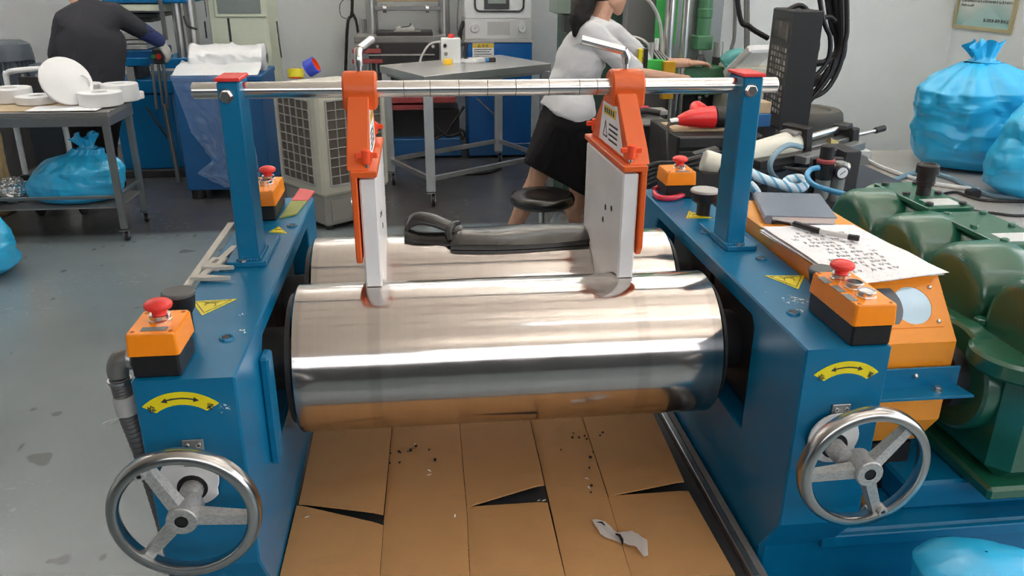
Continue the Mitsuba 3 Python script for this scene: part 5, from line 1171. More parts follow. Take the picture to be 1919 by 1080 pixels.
p0[2] = z2 + .045; p1[2] = z2 + .055; p2[2] = z2 + .058; p3[2] = z2 + .058
mat('plastic_red_gloss', srgb(230, 45, 45), .25)
h_ = MB().tube(spline([p0, p1, p2], 8), [.018, .030, .038, .044, .046], 20).put(HG + '__body', 'plastic_red_gloss'); MB().tube(spline([p1 + V(.01, .01, .015), p1 + V(.02, .05, .035), p1 + V(.05, .10, .03), p1 + V(.09, .14, .01)], 6), [.022, .024, .022, .02], 14).put(HG + '__handle', 'plastic_red_gloss')
MB().cyl(p2, p3, .044, 24, ch=.006).put(HG + '__rear_cap', BLACKP); MB().cyl(p0 + unit(p0 - p1) * .035, p0, .015, 16).put(HG + '__nozzle', STEEL)
MB().tube(spline([p0 + V(-.03, .0, 0), p0 + V(-.06, -.06, -.03), (p0[0] - .07, y2 - .03, z2 - .1), (p0[0] - .06, y2 - .03, z2 - .3)], 6), .006, 6).put(HG + '__cable', BLACKP)

# black control console with screen and keys
CO = thing('control_console', 'tall black control console with a small screen and rows of keys', 'control panel')
c0_ = atY(1466, 20, 3.35); cb_ = atY(1460, 246, 3.35); zt_, zb_ = c0_[2], cb_[2]; cx = cb_[0]
fd = unit(V(.08, .55, 0)); sd = unit(V(.98, -.10, 0)); fw, sw = .31, .125
n_f = unit(np.cross(fd, V(0, 0, 1))); 
if n_f[1] > 0: n_f = -n_f
base = [V(cx, 3.35)[:2], (V(cx, 3.35, 0) + sd * sw)[:2], (V(cx, 3.35, 0) + sd * sw + fd * fw)[:2], (V(cx, 3.35, 0) + fd * fw)[:2]]
MB().prism(base, zt_ - zb_, (0, 0, zb_), ch=.006).put(CO + '__housing', mat('console_black', srgb(24, 27, 30), .5, spec=.3))
P0 = V(cx, 3.35, 0)
def cf(mb, u0, u1, z0, z1, d): c = P0 + fd * (u0 + u1) / 2 + n_f * d / 2; c[2] = (z0 + z1) / 2; return mb.obox(c, fd, n_f, (0, 0, 1), u1 - u0, d, z1 - z0, .001)
H = zt_ - zb_
cf(MB(), .03, .28, zb_ + .74 * H, zb_ + .92 * H, .006).put(CO + '__screen_bezel', BLACKP)
s_ = cf(MB(), .05, .26, zb_ + .76 * H, zb_ + .90 * H, .008); s_.put(CO + '__screen', mat('screen_face', srgb(150, 130, 122), .3), False)  # plain warm grey screen colour, gives off no light
for r_ in range(11):
    for c_ in range(6):
        if r_ == 5: continue
        z0 = zb_ + H * (.13 + .052 * r_); cf(MB(), .035 + .041 * c_, .063 + .041 * c_, z0, z0 + .02, .009).put(CO + '__key', GREYL if (r_ + c_) % 3 else GREYM, False)
MB().prism(base, zb_ - .0, (0, 0, 0), ch=.006).put(CO + '__pedestal', DARKST) if False else MB().cyl((cx + .0, 3.50, 0), (cx + .0, 3.50, zb_ + .01), .05, 20).put(CO + '__pedestal', DARKST)
k4 = thing('carton', 'small brown carton standing left of the black console', 'box'); a, b = atY(1418, 192, 3.28), atY(1444, 218, 3.28); MB().box(a[0], b[0], 3.28, 3.36, z2 + .055, a[2], .003).put(k4, 'card_pale')
k4 = thing('blue_carton', 'small blue box under the brown carton', 'box'); MB().box(a[0] - .01, b[0], 3.27, 3.37, z2, z2 + .055, .003).put(k4, BLUE3)
CBN = thing('cable_bundle', 'thick bundle of black cables looping down the wall to the console', 'cable')
for i, pts in enumerate(([(1525, -190), (1560, 20), (1575, 60), (1576, 110), (1560, 140), (1520, 160), (1500, 165)], [(1545, -190), (1568, 10), (1582, 55), (1580, 105), (1560, 130), (1530, 150), (1500, 158)],
                     [(1530, -190), (1555, 25), (1568, 70), (1566, 100), (1540, 118), (1515, 120), (1505, 122)], [(1550, -190), (1570, 30), (1580, 80), (1570, 110), (1530, 118), (1508, 112)],
                     [(1570, -190), (1578, 40), (1574, 100), (1550, 135), (1530, 170), (1500, 193)], [(1470, 22), (1500, 10), (1520, 30), (1532, 70), (1530, 98), (1512, 110)], [(1480, 24), (1512, 34), (1530, 60), (1528, 90), (1510, 106)],
                     [(1515, 50), (1535, 36), (1555, 32), (1566, 40)], [(1500, 190), (1545, 172), (1572, 130), (1584, 80), (1588, 30), (1580, -190)], [(1496, 214), (1530, 176), (1556, 140), (1566, 110)], [(1500, 150), (1528, 142), (1552, 112), (1556, 70), (1540, 20), (1512, -190)])):
    MB().tube(spline([atY(px, py, 3.62 - .02 * i) for px, py in pts], 8), .0135 if i < 5 else .0105, 8).put(CBN + '__cable', BLACKP)
MB().tube(spline([atY(px, py, 3.75) for px, py in ((1368, -190), (1385, 20), (1405, 50), (1440, 72))], 8), .012, 8).put(CBN + '__cable', BLACKP)
for px, l in ((1378, 98), (1398, 92), (1402, 88)): MB().tube(spline([atY(px - 2, -320, 5.3), atY(px, 30, 5.3), atY(px - 8 if px < 1390 else px, l, 5.3)], 6), .012, 6).put(CBN + '__wall_cable', GREYM)

# black bucket, actuator and hoses on a dark machine bed
MBD = thing('machine_bed', 'low dark blue-black machine bed crowded with hoses behind the right frame', 'machine')
zb = .86; MB().box(.93, 1.80, 2.25, 3.06, zb - .06, zb, .006).put(MBD + '__top', mat('bed_dark', srgb(22, 34, 48), .5)); MB().box(.97, 1.76, 2.30, 3.02, 0, zb - .06, .006).put(MBD + '__body', DARKST)
BK = thing('black_bucket', 'round black plastic bucket standing upside down behind the actuator', 'bucket'); q = atY(1547, 216, 3.84)
MB().lathe([(.0, .60), (.190, .60), (.190, q[2] - .05), (.183, q[2] - .015), (.168, q[2]), (.125, q[2]), (.115, q[2] - .012), (0, q[2] - .012)], (q[0], 4.05, 0), (0, 0, 1), 48).put(BK, mat('bucket_grey', srgb(70, 70, 66), .55), 40)
MB().cyl((q[0], 4.05, 0), (q[0], 4.05, .60), .14, 24).put(thing('bucket_stand', 'dark round stand under the black bucket', 'stand'), DARKST)
AC_ = thing('actuator', 'long pneumatic actuator with a white cylinder, steel rods and a lever', 'machine part')
c1, c2 = atY(1398, 296, 2.70), atY(1488, 268, 2.80); ax = unit(c2 - c1)
mat('cylinder_white', srgb(214, 212, 196), .35)
MB().cyl(c1 - ax * .02, c2, .048, 36, ch=.003).put(AC_ + '__cylinder', 'cylinder_white')
MB().obox(c2 + ax * .015, ax, np.cross(V(0, 0, 1), ax), np.cross(ax, np.cross(V(0, 0, 1), ax)), .035, .115, .125, .003).put(AC_ + '__flange', BLACKP)
e1 = atY(1500, 262, 2.80); e2 = atY(1578, 240, 2.93); MB().cyl(e1, e2, .013, 20).put(AC_ + '__rod', CHROME)
e3 = atY(1502, 284, 2.80); e4 = atY(1590, 262, 2.93); MB().bar(e3, e4, .05, .035, ch=.003).put(AC_ + '__rail', 'steel_tube')
g1 = atY(1586, 258, 2.93); MB().obox(g1, ax, np.cross(V(0, 0, 1), ax), np.cross(ax, np.cross(V(0, 0, 1), ax)), .04, .09, .085, .004).put(AC_ + '__end_block', BLACKP)
MB().obox(atY(1580, 236, 2.92), ax, np.cross(V(0, 0, 1), ax), (0, 0, 1), .045, .06, .02, .004).put(AC_ + '__top_clamp', DARKST); MB().obox(atY(1484, 248, 2.79), ax, np.cross(V(0, 0, 1), ax), (0, 0, 1), .05, .07, .012, .002).put(AC_ + '__top_plate', GREYM)
l1, l2, l3 = atY(1594, 256, 2.95), atY(1640, 245, 3.0), atY(1658, 240, 3.02); MB().cyl(l1, l2, .0075, 14).put(AC_ + '__lever', STEEL); MB().cyl(l2, l3, .012, 16, ch=.002).put(AC_ + '__lever_grip', BLACKP)
MB().cyl(atY(1552, 268, 2.84), atY(1566, 272, 2.84), .02, 14).put(AC_ + '__brass_fitting', mat('brass', (.25, .22, .10), .4, .8))
for (p, q, m) in (((1402, 322), (1520, 292), DARKST), ((1415, 308), (1600, 276), BLACKP), ((1500, 300), (1612, 272), 'steel_tube'), ((1410, 340), (1540, 300), 'bed_dark')):
    a, b = atY(*p, 2.62), atY(*q, 2.86); MB().bar(a, b, .045, .028, ch=.002).put(AC_ + '__base_rail', m)
for px in (1420, 1590): q = atY(px, 318 if px < 1500 else 285, 2.7); MB().box(q[0] - .03, q[0] + .03, 2.66, 2.80, zb, q[2] + .01, .003).put(AC_ + '__support', DARKST)
FRL = thing('air_regulator', 'compressed-air regulator with a white gauge, red ring and two glass bowls', 'regulator'); yy = 2.40; q = atY(1546, 318, yy)
MB().lathe([(0, -.03), (.026, -.03), (.028, -.02), (.028, .02), (.024, .022), (.0, .022)], q, (0, 0, 1), 24).put(FRL + '__body', BLACKP); MB().lathe([(.0, .022), (.027, .022), (.029, .026), (.029, .032), (.026, .036), (0, .036)], q, (0, 0, 1), 24).put(FRL + '__red_ring', REDD)
MB().lathe([(0, .036), (.022, .036), (.022, .075), (.019, .078), (0, .078)], q, (0, 0, 1), 24).put(FRL + '__knob', BLACKP)
scene['bowl_glass'] = {'type': 'principled', 'base_color': {'type': 'rgb', 'value': [.16, .17, .16]}, 'roughness': .12, 'specular': .8}
MB().lathe([(0, -.10), (.018, -.098), (.023, -.088), (.024, -.03), (0, -.03)], q, (0, 0, 1), 24).put(FRL + '__bowl', 'bowl_glass'); r_ = q + V(.048, 0, -.005)
MB().lathe([(0, -.10), (.018, -.098), (.023, -.088), (.024, -.02), (.026, .02), (.020, .03), (0, .03)], r_, (0, 0, 1), 24).put(FRL + '__bowl', 'bowl_glass'); MB().cyl(q + V(0, 0, .01), r_ + V(.03, 0, .012), .015, 14).put(FRL + '__link', STEEL)
g = q + V(.036, -.045, .0); MB().lathe([(0, -.012), (.022, -.012), (.023, .0), (.020, .004), (.018, .002), (0, .002)], g, (0, -1, 0), 28).put(FRL + '__gauge', DARKST); MB().cyl(g + V(0, -.0022, 0), g + V(0, -.003, 0), .0175, 24).put(FRL + '__gauge_dial', WHITE); MB().bar(g + V(-.008, -.004, -.006), g + V(.008, -.004, .006), .0012, .002, up=(0, 1, 0)).put(FRL + '__gauge_needle', BLACKP)
MB().box(q[0] - .03, r_[0] + .03, yy + .03, yy + .05, zb, q[2] + .03, .003).put(FRL + '__bracket', DARKST)
# hoses
mat('hose_blue', srgb(70, 150, 195), .3); mat('hose_grey_blue', srgb(110, 140, 155), .4)
def spiral_col(p, n, uv):
    return mix((.10, .33, .52), (.55, .68, .76), smoothstep(.35, .55, dr.abs(dr.sin(p.x * 95 + p.z * 70))))
mat('hose_spiral', proc(spiral_col), .35)
hz = lambda pts, yv: spline([atY(px, py, yv + dy) for px, py, dy in pts], 8)
kk = thing('spiral_hose', 'blue and white spiral-wrapped hose coiled behind the right post', 'hose')
MB().tube(hz([(1395, 318, 0), (1425, 333, 0), (1460, 345, 0), (1492, 353, 0), (1508, 348, .03), (1500, 335, .06), (1478, 338, .06), (1470, 350, .04)], 2.36), .0155, 12).put(kk, 'hose_spiral', True)
kk = thing('spiral_hose', 'short blue and white wrapped hose end just right of the post foot', 'hose'); MB().tube(hz([(1405, 345, 0), (1416, 357, 0), (1424, 372, 0.05)], 2.30), .014, 12).put(kk, 'hose_spiral', True)
kk = thing('air_hose', 'grey-blue hose arching from the white cylinder down to the bed', 'hose'); MB().tube(hz([(1502, 276, .1), (1480, 272, 0), (1458, 284, -.05), (1444, 306, -.08), (1447, 326, -.08), (1462, 342, -.05)], 2.60), .0095, 10).put(kk, 'hose_grey_blue', True)
kk = thing('air_hose', 'blue hose running from the regulator to the green reducer', 'hose'); MB().tube(hz([(1536, 314, .0), (1520, 318, 0), (1513, 330, -.02), (1525, 346, -.06), (1560, 358, -.1), (1600, 368, -.15)], 2.38), .0085, 10).put(kk, 'hose_blue', True)
kk = thing('black_cables', 'sheaf of thin black cables fanning out in front of the actuator', 'cable')
for i in range(6): MB().tube(hz([(1470 + 6 * i, 314 + 1.0 * i, .02 * i), (1500 + 5 * i, 322 - .5 * i, .02 * i), (1520 + 3 * i, 338 + i, .0), (1535 + 2 * i, 358 + 2 * i, -.02)], 2.46), .006, 7).put(kk + '__cable', BLACKP)
kk = thing('black_cables', 'thick black cables behind the rear right control box', 'cable')
for i in range(5): MB().tube(hz([(1205, 318 + 9 * i, .1), (1232, 308 + 8 * i, .05), (1270, 306 + 7 * i, 0), (1310, 296 + 9 * i, 0), (1345, 285 + 9 * i, .05)], 2.45), .010, 8).put(kk + '__cable', BLACKP)
kk = thing('cream_valve', 'cream and black round valve end behind the rear right control box', 'valve'); q = atY(1335, 310, 2.30); MB().cyl(q + V(-.02, .03, .01), q + V(.03, .02, -.005), .034, 24, ch=.004).put(kk + '__cream_body', 'cylinder_white'); MB().cyl(q + V(.03, .02, -.005), q + V(.05, .015, -.01), .038, 24, ch=.003).put(kk + '__black_ring', BLACKP); MB().box(q[0] - .03, q[0] + .05, 2.28, 2.36, zb, q[2] - .02).put(kk + '__foot', DARKST)
kk = thing('bracket_tool', 'dark slotted steel bracket lying above the red stop button', 'bracket'); MB().bar(atY(1300, 290, 2.6), atY(1345, 278, 2.6), .04, .012, ch=.002).put(kk + '__arm', DARKST); MB().bar(atY(1318, 290, 2.55), atY(1352, 298, 2.5), .018, .016).put(kk + '__hose_end', 'hose_spiral'); q = atY(1322, 292, 2.6); MB().box(q[0] - .02, q[0] + .04, 2.58, 2.64, zb, q[2]).put(kk + '__foot', DARKST)

# grey desk with the blue bags
DK = thing('grey_desk', 'grey topped steel desk by the right wall carrying the blue bags', 'desk')
zd = .75; MB().box(2.02, 3.62, 2.15, 3.82, zd - .03, zd, .003).put(DK + '__top', mat('desk_grey', srgb(150, 146, 140), .35)); MB().box(2.04, 3.60, 2.17, 3.80, .03, zd - .03, .004).put(DK + '__body', mat('desk_dark', srgb(62, 62, 68), .5))
b1 = thing('plastic_bag', 'large tied blue plastic bag with a gathered top by the framed notice', 'bag'); q = atZ(1815, 318, zd)
bag(b1, (2.63, 3.45, zd), .35, .23, .47, (-.12, .0), 21, .07, lean=(-.01, 0), nk=.26, full=1)
b2 = thing('plastic_bag', 'blue plastic bag at the right edge of the photograph, in front of the tied one', 'bag'); bag(b2, (2.60, 2.90, zd), .38, .22, .50, (.10, .0), 33, .0, lean=(0, 0), nk=.3)
kk = thing('power_adapter', 'small white power adapter at the back of the grey desk', 'adapter'); q = atZ(1618, 297, zd); MB().box(q[0] - .03, q[0] + .03, q[1] - .02, q[1] + .04, zd, zd + .04, .004).put(kk + '__body', WHITE); MB().tube(spline([atZ(px, py, zd + .009) for px, py in ((1622, 298), (1650, 312), (1690, 327), (1740, 342), (1790, 350), (1835, 356))], 8), .009, 8).put(kk + '__cable', WHITE)
kk = thing('grey_casting', 'dark grey wedge-shaped cover lying at the left end of the grey desk', 'cover'); q = atZ(1592, 310, zd); MB().add(trimesh.convex.convex_hull(np.array([q + V(*d) for d in ((-.02, 0, 0), (.10, 0, 0), (.10, .12, 0), (-.02, .12, 0), (-.01, .01, .06), (.09, .01, .035), (.09, .11, .04), (-.01, .11, .07))]))).put(kk, GREYM, False)
kk = thing('air_hose', 'blue hose lying across the grey desk in front of the blue bags', 'hose'); MB().tube(spline([atZ(px, py, zd + .011) for px, py in ((1650, 350), (1690, 332), (1730, 322), (1780, 333), (1820, 352), (1860, 366), (1930, 374))], 8), .010, 8).put(kk, 'hose_grey_blue', True)
kk = thing('black_lead', 'thin black lead with a plug lying on the grey desk', 'cable'); MB().tube(spline([atZ(px, py, zd + .006) for px, py in ((1760, 366), (1790, 360), (1815, 368), (1850, 376), (1930, 378))], 8), .0055, 6).put(kk + '__cable', BLACKP); q = atZ(1822, 369, zd); MB().box(q[0] - .025, q[0] + .025, q[1] - .02, q[1] + .02, zd, zd + .03, .004).put(kk + '__plug', BLACKP); MB().tube(spline([atZ(px, py, zd + .006) for px, py in ((1800, 392), (1850, 398), (1900, 404), (1940, 404))], 6), .005, 6).put(kk + '__second_cable', BLACKP)
b3 = thing('plastic_bag', 'blue plastic bag on the floor at the bottom right corner, beside the mill', 'bag'); bag(b3, (.86, .93, 0), .27, .165, .725, (.0, .0), 49, .0, nk=.42, fold=3, ridge=.15)

# framed notice on the right wall
PO = thing('framed_notice', 'framed printed notice in a thin gold frame on the right wall', 'notice')
p0, p1 = atX(1897, 64, XR), atX(1746, 47, XR); ya, yb_, zz = p0[1], min(p1[1], 5.38), p1[2]; hh = .95
w = MB(); t = .022
for args in ((ya, yb_, zz, zz + t), (ya, yb_, zz + hh - t, zz + hh), (ya, ya + t, zz, zz + hh), (yb_ - t, yb_, zz, zz + hh)): MB().box(XR - .022, XR, args[0], args[1], args[2], args[3], .003).put(PO + '__frame_side', mat('frame_gold', (.52, .46, .27), .35, .7), False)
def notice_col(p, n, uv):
    t_ = (p.z - zz) / hh; s_ = (yb_ - p.y) / (yb_ - ya)
    c = mix((.25, .50, .48), (.78, .80, .74), smoothstep(.03, .24, t_ + .04 * dr.sin(s_ * 7)))
    tri = smoothstep(.01, -.01, dr.abs(s_ - .55) * .35 + t_ - .17)
    return mix(c, (.50, .70, .66), .5 * tri)
mat('notice_print', proc(notice_col), .35)
MB().box(XR - .012, XR - .001, ya + t, yb_ - t, zz + t, zz + hh - t).put(PO + '__sheet', 'notice_print', False)
rg = random.Random(7)
def char(mb, yy, z, s):
    for _ in range(5):
        if rg.random() < .5: a = rg.random() * s * .8; mb.box(XR - .0135, XR - .012, yy - s * .9, yy - s * .1, z + a, z + a + s * .11)
        else: a = rg.random() * s * .8; mb.box(XR - .0135, XR - .012, yy - a - s * .11, yy - a, z + s * .05, z + s * .9)
w = MB()
for i, (f, n0, n1, s) in enumerate(((.058, .52, .94, .024), (.150, .07, .30, .017), (.178, .07, .95, .017), (.222, .07, .47, .017), (.250, .07, .95, .017), (.294, .07, .8, .017), (.322, .07, .95, .017), (.366, .07, .6, .017), (.394, .07, .95, .017))):
    yy = yb_ - (yb_ - ya) * n0
    while yy > yb_ - (yb_ - ya) * n1: char(w, yy, zz + f * hh, s); yy -= s * 1.12
w.put(PO + '__lettering', PRINT, False)
# ================================================================== the people
import manifold3d as m3
def sph(p, r, n=20): return m3.Manifold.sphere(float(r), n).translate([float(x) for x in p])
def bone(a, b): return m3.Manifold.batch_hull([sph(*a), sph(*b)])
def hull(*js): return m3.Manifold.batch_hull([sph(*j) for j in js])
def fuse(parts): return m3.Manifold.batch_boolean(parts, m3.OpType.Add)
def skin(man, key, m, edge=.012, it=14, wrinkle=0.0, seed=0, freq=9.0, label=None):
    q = man.refine_to_length(edge).to_mesh(); t = trimesh.Trimesh(q.vert_properties[:, :3], q.tri_verts, process=True); t.remove_unreferenced_vertices(); v0 = np.array(t.vertices)
    trimesh.smoothing.filter_taubin(t, .5, .52, it)
    v = np.array(t.vertices); far = np.linalg.norm(v - v0, axis=1) > .03; v[far] = v0[far]
    if wrinkle:
        nn = t.vertex_normals; v = v + nn * ((meshkit.fbm(v * V(freq, freq, freq * 1.8), 3, seed) - .5) * 2 * wrinkle)[:, None]
    return MB().raw(v, t.faces).put(key, m, True, label)
mat('skin', srgb(208, 160, 134), .5, spec=.4); mat('hair_black', (.005, .005, .005), .6, spec=.15); mat('cotton_white', (.66, .66, .67), .85, spec=.2); mat('cloth_black', (.005, .005, .006), .85, spec=.12)
mat('cloth_charcoal', srgb(34, 36, 42), .8, spec=.25); mat('cloth_navy', srgb(40, 50, 92), .8, spec=.25); mat('eye_white', (.8, .8, .8), .2); mat('lips', srgb(180, 95, 90), .45); mat('glove_white', srgb(215, 212, 200), .8)
def head_parts(c, f, u, s=1.0):
    """c: middle of the skull, f: where the face looks, u: up; returns the solids of a head of height about .22 s."""
    f, u = unit(f), unit(u); r = unit(np.cross(f, u)); P = lambda a, b, d: c + s * (a * r + b * f + d * u)
    jaw = [(P(x, .035, -.035), .050 * s) for x in (-.018, .018)] + [(P(0, .072, -.098), .022 * s)] + [(P(x, .0, -.065), .030 * s) for x in (-.036, .036)]
    parts = [hull((P(0, -.028, .035), .078 * s), (P(0, .018, .038), .074 * s), (P(0, .0, .0), .070 * s)), hull(*jaw),
             hull((P(0, .084, .012), .008 * s), (P(0, .104, -.020), .011 * s), (P(-.012, .088, -.024), .007 * s), (P(.012, .088, -.024), .007 * s)),
             hull((P(-.018, .082, -.056), .010 * s), (P(.018, .082, -.056), .010 * s)), hull((P(-.03, .074, .03), .012 * s), (P(.03, .074, .03), .012 * s))]
    for sd in (-1, 1): parts.append(hull((P(.074 * sd, -.004, .012), .010 * s), (P(.076 * sd, -.010, -.016), .009 * s), (P(.070 * sd, .002, -.030), .006 * s)))
    return parts, P
def hand_parts(w, d, nrm, s=1.0, curl=.5):
    """w: wrist, d: direction of the fingers, nrm: back of the hand; five fingers."""
    d = unit(d); nrm = unit(nrm - d * (nrm @ d)); r = np.cross(d, nrm); out = []
    k = lambda a, b, c: w + s * (a * r + b * d + c * nrm)
    out.append(hull((k(-.018, .0, 0), .016 * s), (k(.018, .0, 0), .016 * s), (k(-.033, .085, 0), .011 * s), (k(.033, .08, 0), .011 * s)))
    for i, (x, L) in enumerate(((-.033, .062), (-.011, .076), (.011, .070), (.033, .054))):
        a = k(x, .085, 0); pts = [a]; th = 0
        for j, f in enumerate((.45, .3, .25)): th += curl * (.7 if j else .5); pts.append(pts[-1] + s * L * f * (d * math.cos(th) - nrm * math.sin(th)))
        for p, q, ra in zip(pts, pts[1:], (.0095, .0088, .008)): out.append(bone((p, ra * s), (q, ra * s * .95)))
    t0 = k(-.03, .025, -.005); t1 = k(-.055, .055, -.02); t2 = k(-.052, .085, -.03)
    out += [bone((t0, .013 * s), (t1, .011 * s)), bone((t1, .0105 * s), (t2, .0085 * s))]
    return out

# ---- woman in a white T-shirt, reaching into the green press
WO = thing('person', 'woman with a black ponytail, white T-shirt and black skirt leaning to the green press', 'person')
Yw = 4.30; J = lambda px, py, dy=0.0: atY(px, py, Yw + dy)
fwd = unit(V(.93, .36, 0)); up = V(0, 0, 1)
shR, shL = J(1112, 66, -.13), J(1140, 58, .15); chest, waist = J(1095, 100, .02), J(1066, 178, .02)
hipR, hipL = J(1072, 232, -.08), J(1052, 232, .09); neck = J(1124, 36, .02); hc = J(1147, -22, .03)
elR, wrR = J(1196, 140, -.16), J(1288, 150, .10); elL, wrL = J(1215, 120, .28), J(1290, 118, .36)
def floorpt(px, dy): p = J(px, 440, dy); return V(p[0], p[1], .07)
knR, anR = J(1086, 352, -.06), floorpt(1064, -.06); knL, anL = J(1008, 332, .10), floorpt(945, .14)
hp, PH = head_parts(hc, unit(V(.90, .30, -.22)), unit(V(.22, .05, .97)))
b = hp + [hull((neck, .052), (J(1133, 14, .02), .048), (PH(0, -.01, -.06), .05)), hull((shR, .052), (shL, .052), (chest, .105), (J(1112, 60, .02), .07)), hull((chest, .115), (J(1100, 110, -.05), .09), (J(1100, 110, .09), .09), (waist, .105)),
          hull((waist, .105), (hipR, .105), (hipL, .105)), bone((hipR, .09), (knR, .056)), bone((hipL, .09), (knL, .056)), bone((knR, .052), (knR * .6 + anR * .4 + V(-.012, .0, 0), .053)), bone((knR * .6 + anR * .4, .050), (anR, .033)),
          bone((knL, .052), (knL * .6 + anL * .4, .052)), bone((knL * .6 + anL * .4, .050), (anL, .033)), bone((shR, .048), (elR, .038)), bone((elR, .037), (wrR, .025)), bone((shL, .048), (elL, .038)), bone((elL, .037), (wrL, .025))]
for an in (anR, anL): b.append(hull((an, .034), (an + fwd * .05 + V(0, 0, -.03), .033), (an + fwd * .15 + V(0, 0, -.045), .022), (an - fwd * .04 + V(0, 0, -.04), .026)))
b += hand_parts(wrR, wrR - elR + V(0, 0, .0), V(0, 0, 1), 1.0, .5) + hand_parts(wrL, wrL - elL, V(0, 0, 1), 1.0, .4)
skin(fuse(b), WO + '__body', 'skin', .009, 10)
# shirt, trimmed at its slanting hem
sh = fuse([hull((shR, .066), (shL, .066), (chest, .122), (J(1110, 58, .02), .078)), hull((chest, .130), (J(1100, 110, -.06), .105), (J(1100, 110, .10), .105), (waist, .128)), hull((waist, .128), (hipR + V(0, 0, .06), .130), (hipL + V(0, 0, .06), .130), (J(1062, 205, .0), .14), (J(1062, 240, 0), .14)),
           hull((shR, .066), (shR * .5 + elR * .5, .064), (shR * .12 + elR * .88, .060)), hull((shL, .066), (shL * .5 + elL * .5, .062), (shL * .15 + elL * .85, .058))])
hA, hB = J(1005, 192), J(1118, 236); nrm = unit(V(-(hB[2] - hA[2]), 0, hB[0] - hA[0])); sh = sh.trim_by_plane(nrm.tolist(), float(nrm @ hA))
ndir = unit(hc - neck)
shk = skin(sh, WO + '__shirt', 'cotton_white', .012, 10, .016, 3, 7.0)
# skirt
w1, w2 = J(1062, 190), J(1062, 345)
sk = fuse([hull((waist + V(0, 0, -.02), .110), (hipR, .132), (hipL, .132)), hull((hipR, .130), (hipL, .130), (J(1034, 345, .06), .13), (J(1096, 360, -.06), .115), (J(1018, 310, .06), .11))])
sA, sB = J(995, 312), J(1132, 372); nrm = unit(V(-(sB[2] - sA[2]), 0, sB[0] - sA[0])); sk = sk.trim_by_plane(nrm.tolist(), float(nrm @ sA))
skin(sk, WO + '__skirt', 'cloth_black', .016, 10, .005, 5, 6.0)
# hair with a ponytail, hair tie, face details, shoes
hair = fuse([hull((PH(0, -.035, .045), .090), (PH(0, .02, .06), .080)), hull((PH(0, -.06, .0), .070), (PH(0, -.03, -.02), .066))])
hair = hair - m3.Manifold.batch_hull([sph(PH(0, .16, -.02), .095), sph(PH(0, .14, -.10), .09)])
pt = [J(1110, -10, .0), J(1094, 10, -.03), J(1086, 34, -.06), J(1078, 66, -.09)]
hair = fuse([hair, hull((PH(0, -.10, .0), .04), (pt[0], .036)), hull((pt[0], .036), (pt[1], .060)), hull((pt[1], .062), (pt[2], .052)), hull((pt[2], .052), (pt[3], .012))])
skin(hair, WO + '__hair', 'hair_black', .010, 6, .004, 2, 30.0)
MB().tube([pt[0] * .6 + PH(0, -.10, .0) * .4 + .042 * V(0, math.cos(a), math.sin(a)) for a in np.linspace(0, 6.283, 24, endpoint=False)], .009, 8, closed=True).put(WO + '__hair_tie', 'cotton_white')
for sd in (-1, 1):
    MB().sphere(PH(.030 * sd, .078, .010), .011, 2).put(WO + '__eye', 'eye_white', True); MB().sphere(PH(.031 * sd, .0865, .010), .0048, 2).put(WO + '__eye__iris', BLACKP, True) if False else None
MB().tube(spline([PH(-.022, .088, -.055), PH(0, .096, -.053), PH(.022, .088, -.055)], 5), .0045, 8).put(WO + '__mouth', 'lips')
for an in (anR, anL): skin(hull((an + V(0, 0, -.01), .040), (an + fwd * .05 + V(0, 0, -.028), .041), (an + fwd * .155 + V(0, 0, -.042), .027), (an - fwd * .045 + V(0, 0, -.035), .033)).trim_by_plane([0, 0, 1], 0.002), WO + '__shoe', 'cotton_white', .012, 4)

# ---- man in black at the moulding press, seen from behind
MA = thing('person', 'man in a dark long-sleeved top, seen from behind at the blue moulding press', 'person')
Ym = 6.15; J = lambda px, py, dy=0.0: atY(px, py, Ym + dy)
fwd = unit(V(.25, .97, 0)); shL, shR = J(124, 40, -.02), J(214, 26, .06); chest, waist = J(168, 66, .0), J(172, 140, -.02); hipL, hipR = J(154, 200, 0), J(196, 200, .03); neck = J(152, 8, .04); hc = J(142, -34, .12)
elL, wrL = J(110, 104, .0), J(132, 122, .26); elR, wrR = J(254, 50, .18), J(299, 77, .34)
def floorpt(px, dy): p = J(px, 330, dy); return V(p[0], p[1], .08)
knL, anL, knR, anR = J(158, 275, .06), floorpt(160, 0), J(196, 275, .10), floorpt(200, .06)
hp, PH = head_parts(hc, unit(V(.15, .9, -.4)), unit(V(.0, .4, .92)), 1.05)
b = hp + [hull((neck, .062), (PH(0, -.01, -.06), .058)), hull((shL, .062), (shR, .062), (chest, .13), (J(165, 25, .03), .085)), hull((chest, .14), (J(140, 80, .0), .10), (J(198, 75, .04), .10), (waist, .125)), hull((waist, .125), (hipL, .115), (hipR, .115)),
          bone((hipL, .10), (knL, .064)), bone((knL, .06), (anL, .042)), bone((hipR, .10), (knR, .064)), bone((knR, .06), (anR, .042)), bone((shL, .058), (elL, .045)), bone((elL, .044), (wrL, .03)), bone((shR, .058), (elR, .045)), bone((elR, .044), (wrR, .03))]
for an in (anL, anR): b.append(hull((an, .042), (an + fwd * .16 + V(0, 0, -.05), .028), (an - fwd * .05 + V(0, 0, -.045), .032)))
b += hand_parts(wrL, wrL - elL, V(-.5, 0, 1), 1.05, .8) + hand_parts(wrR, V(.10, .12, -.25), V(1, -.3, .3), 1.05, .5)
skin(fuse(b), MA + '__body', 'skin', .010, 8)
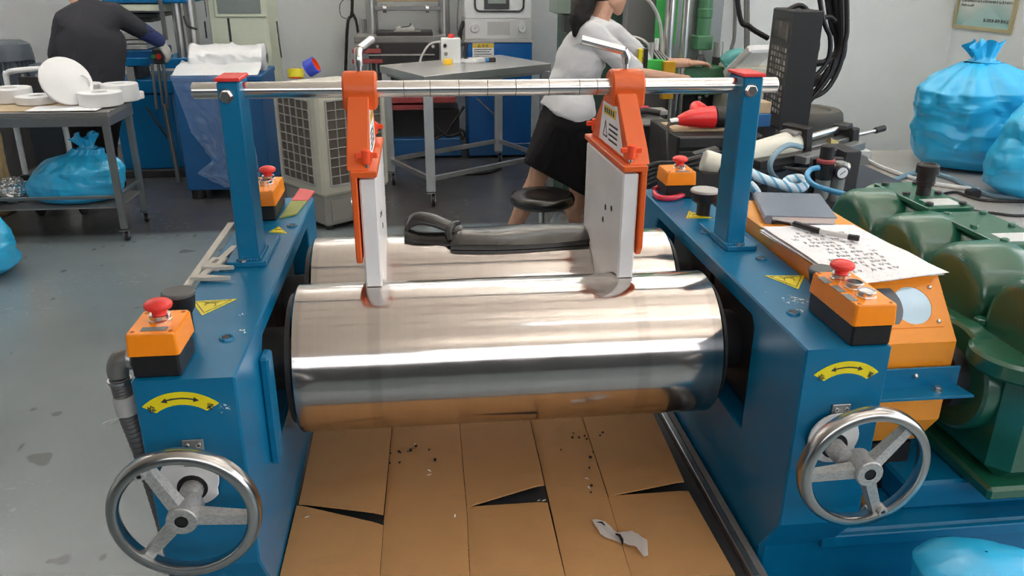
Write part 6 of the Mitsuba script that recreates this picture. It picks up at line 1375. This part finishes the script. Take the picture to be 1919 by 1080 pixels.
sh = fuse([hull((shL, .078), (shR, .078), (chest, .150), (J(165, 24, .03), .100), (neck + V(0, 0, -.04), .075)), hull((chest, .165), (J(138, 84, .0), .125), (J(202, 80, .04), .125), (waist, .155), (J(146, 150, 0), .11), (J(202, 150, .02), .11)), hull((waist, .155), (hipL, .150), (hipR, .150)),
           hull((shL, .078), (elL, .066)), hull((elL, .066), (wrL * .8 + elL * .2, .045)), hull((shR, .080), (elR, .066)), hull((elR, .066), (elR * .6 + wrR * .4, .056))])
sh = sh.trim_by_plane([0, 0, 1], float(J(170, 190)[2])); skin(sh, MA + '__jacket', 'cloth_charcoal', .018, 12, .009, 8, 5.0)
skin(hull((elR * .75 + wrR * .25, .062), (elR * .05 + wrR * .95, .052)), MA + '__sleeve_cover', 'cloth_navy', .014, 6, .005, 4, 12.0)
tr = fuse([hull((waist, .13), (hipL, .135), (hipR, .135)), hull((hipL, .125), (knL, .088)), hull((knL, .088), (anL, .075)), hull((hipR, .125), (knR, .088)), hull((knR, .088), (anR, .075))]); skin(tr, MA + '__trousers', 'cloth_black', .018, 8, .006, 6, 6.0)
hair = fuse([hull((PH(0, -.035, .045), .094), (PH(0, .02, .06), .084)), hull((PH(0, -.06, -.01), .070), (PH(0, -.05, -.045), .055))]) - m3.Manifold.batch_hull([sph(PH(0, .17, -.02), .10), sph(PH(0, .15, -.10), .10)])
skin(hair, MA + '__hair', 'hair_black', .011, 5, .004, 2, 30.0)
g = hand_parts(wrR, V(.10, .12, -.25), V(1, -.3, .3), 1.14, .5) + [bone((elR * .08 + wrR * .92, .046), (wrR, .034))]; skin(fuse(g), MA + '__glove', 'glove_white', .009, 5)
for an in (anL, anR): skin(hull((an + V(0, 0, -.01), .050), (an + fwd * .165 + V(0, 0, -.045), .034), (an - fwd * .055 + V(0, 0, -.04), .040)).trim_by_plane([0, 0, 1], .002), MA + '__shoe', 'cloth_black', .012, 4)
for sd in (-1, 1): MB().sphere(PH(.031 * sd, .080, .010), .011, 2).put(MA + '__eye', 'eye_white', True)
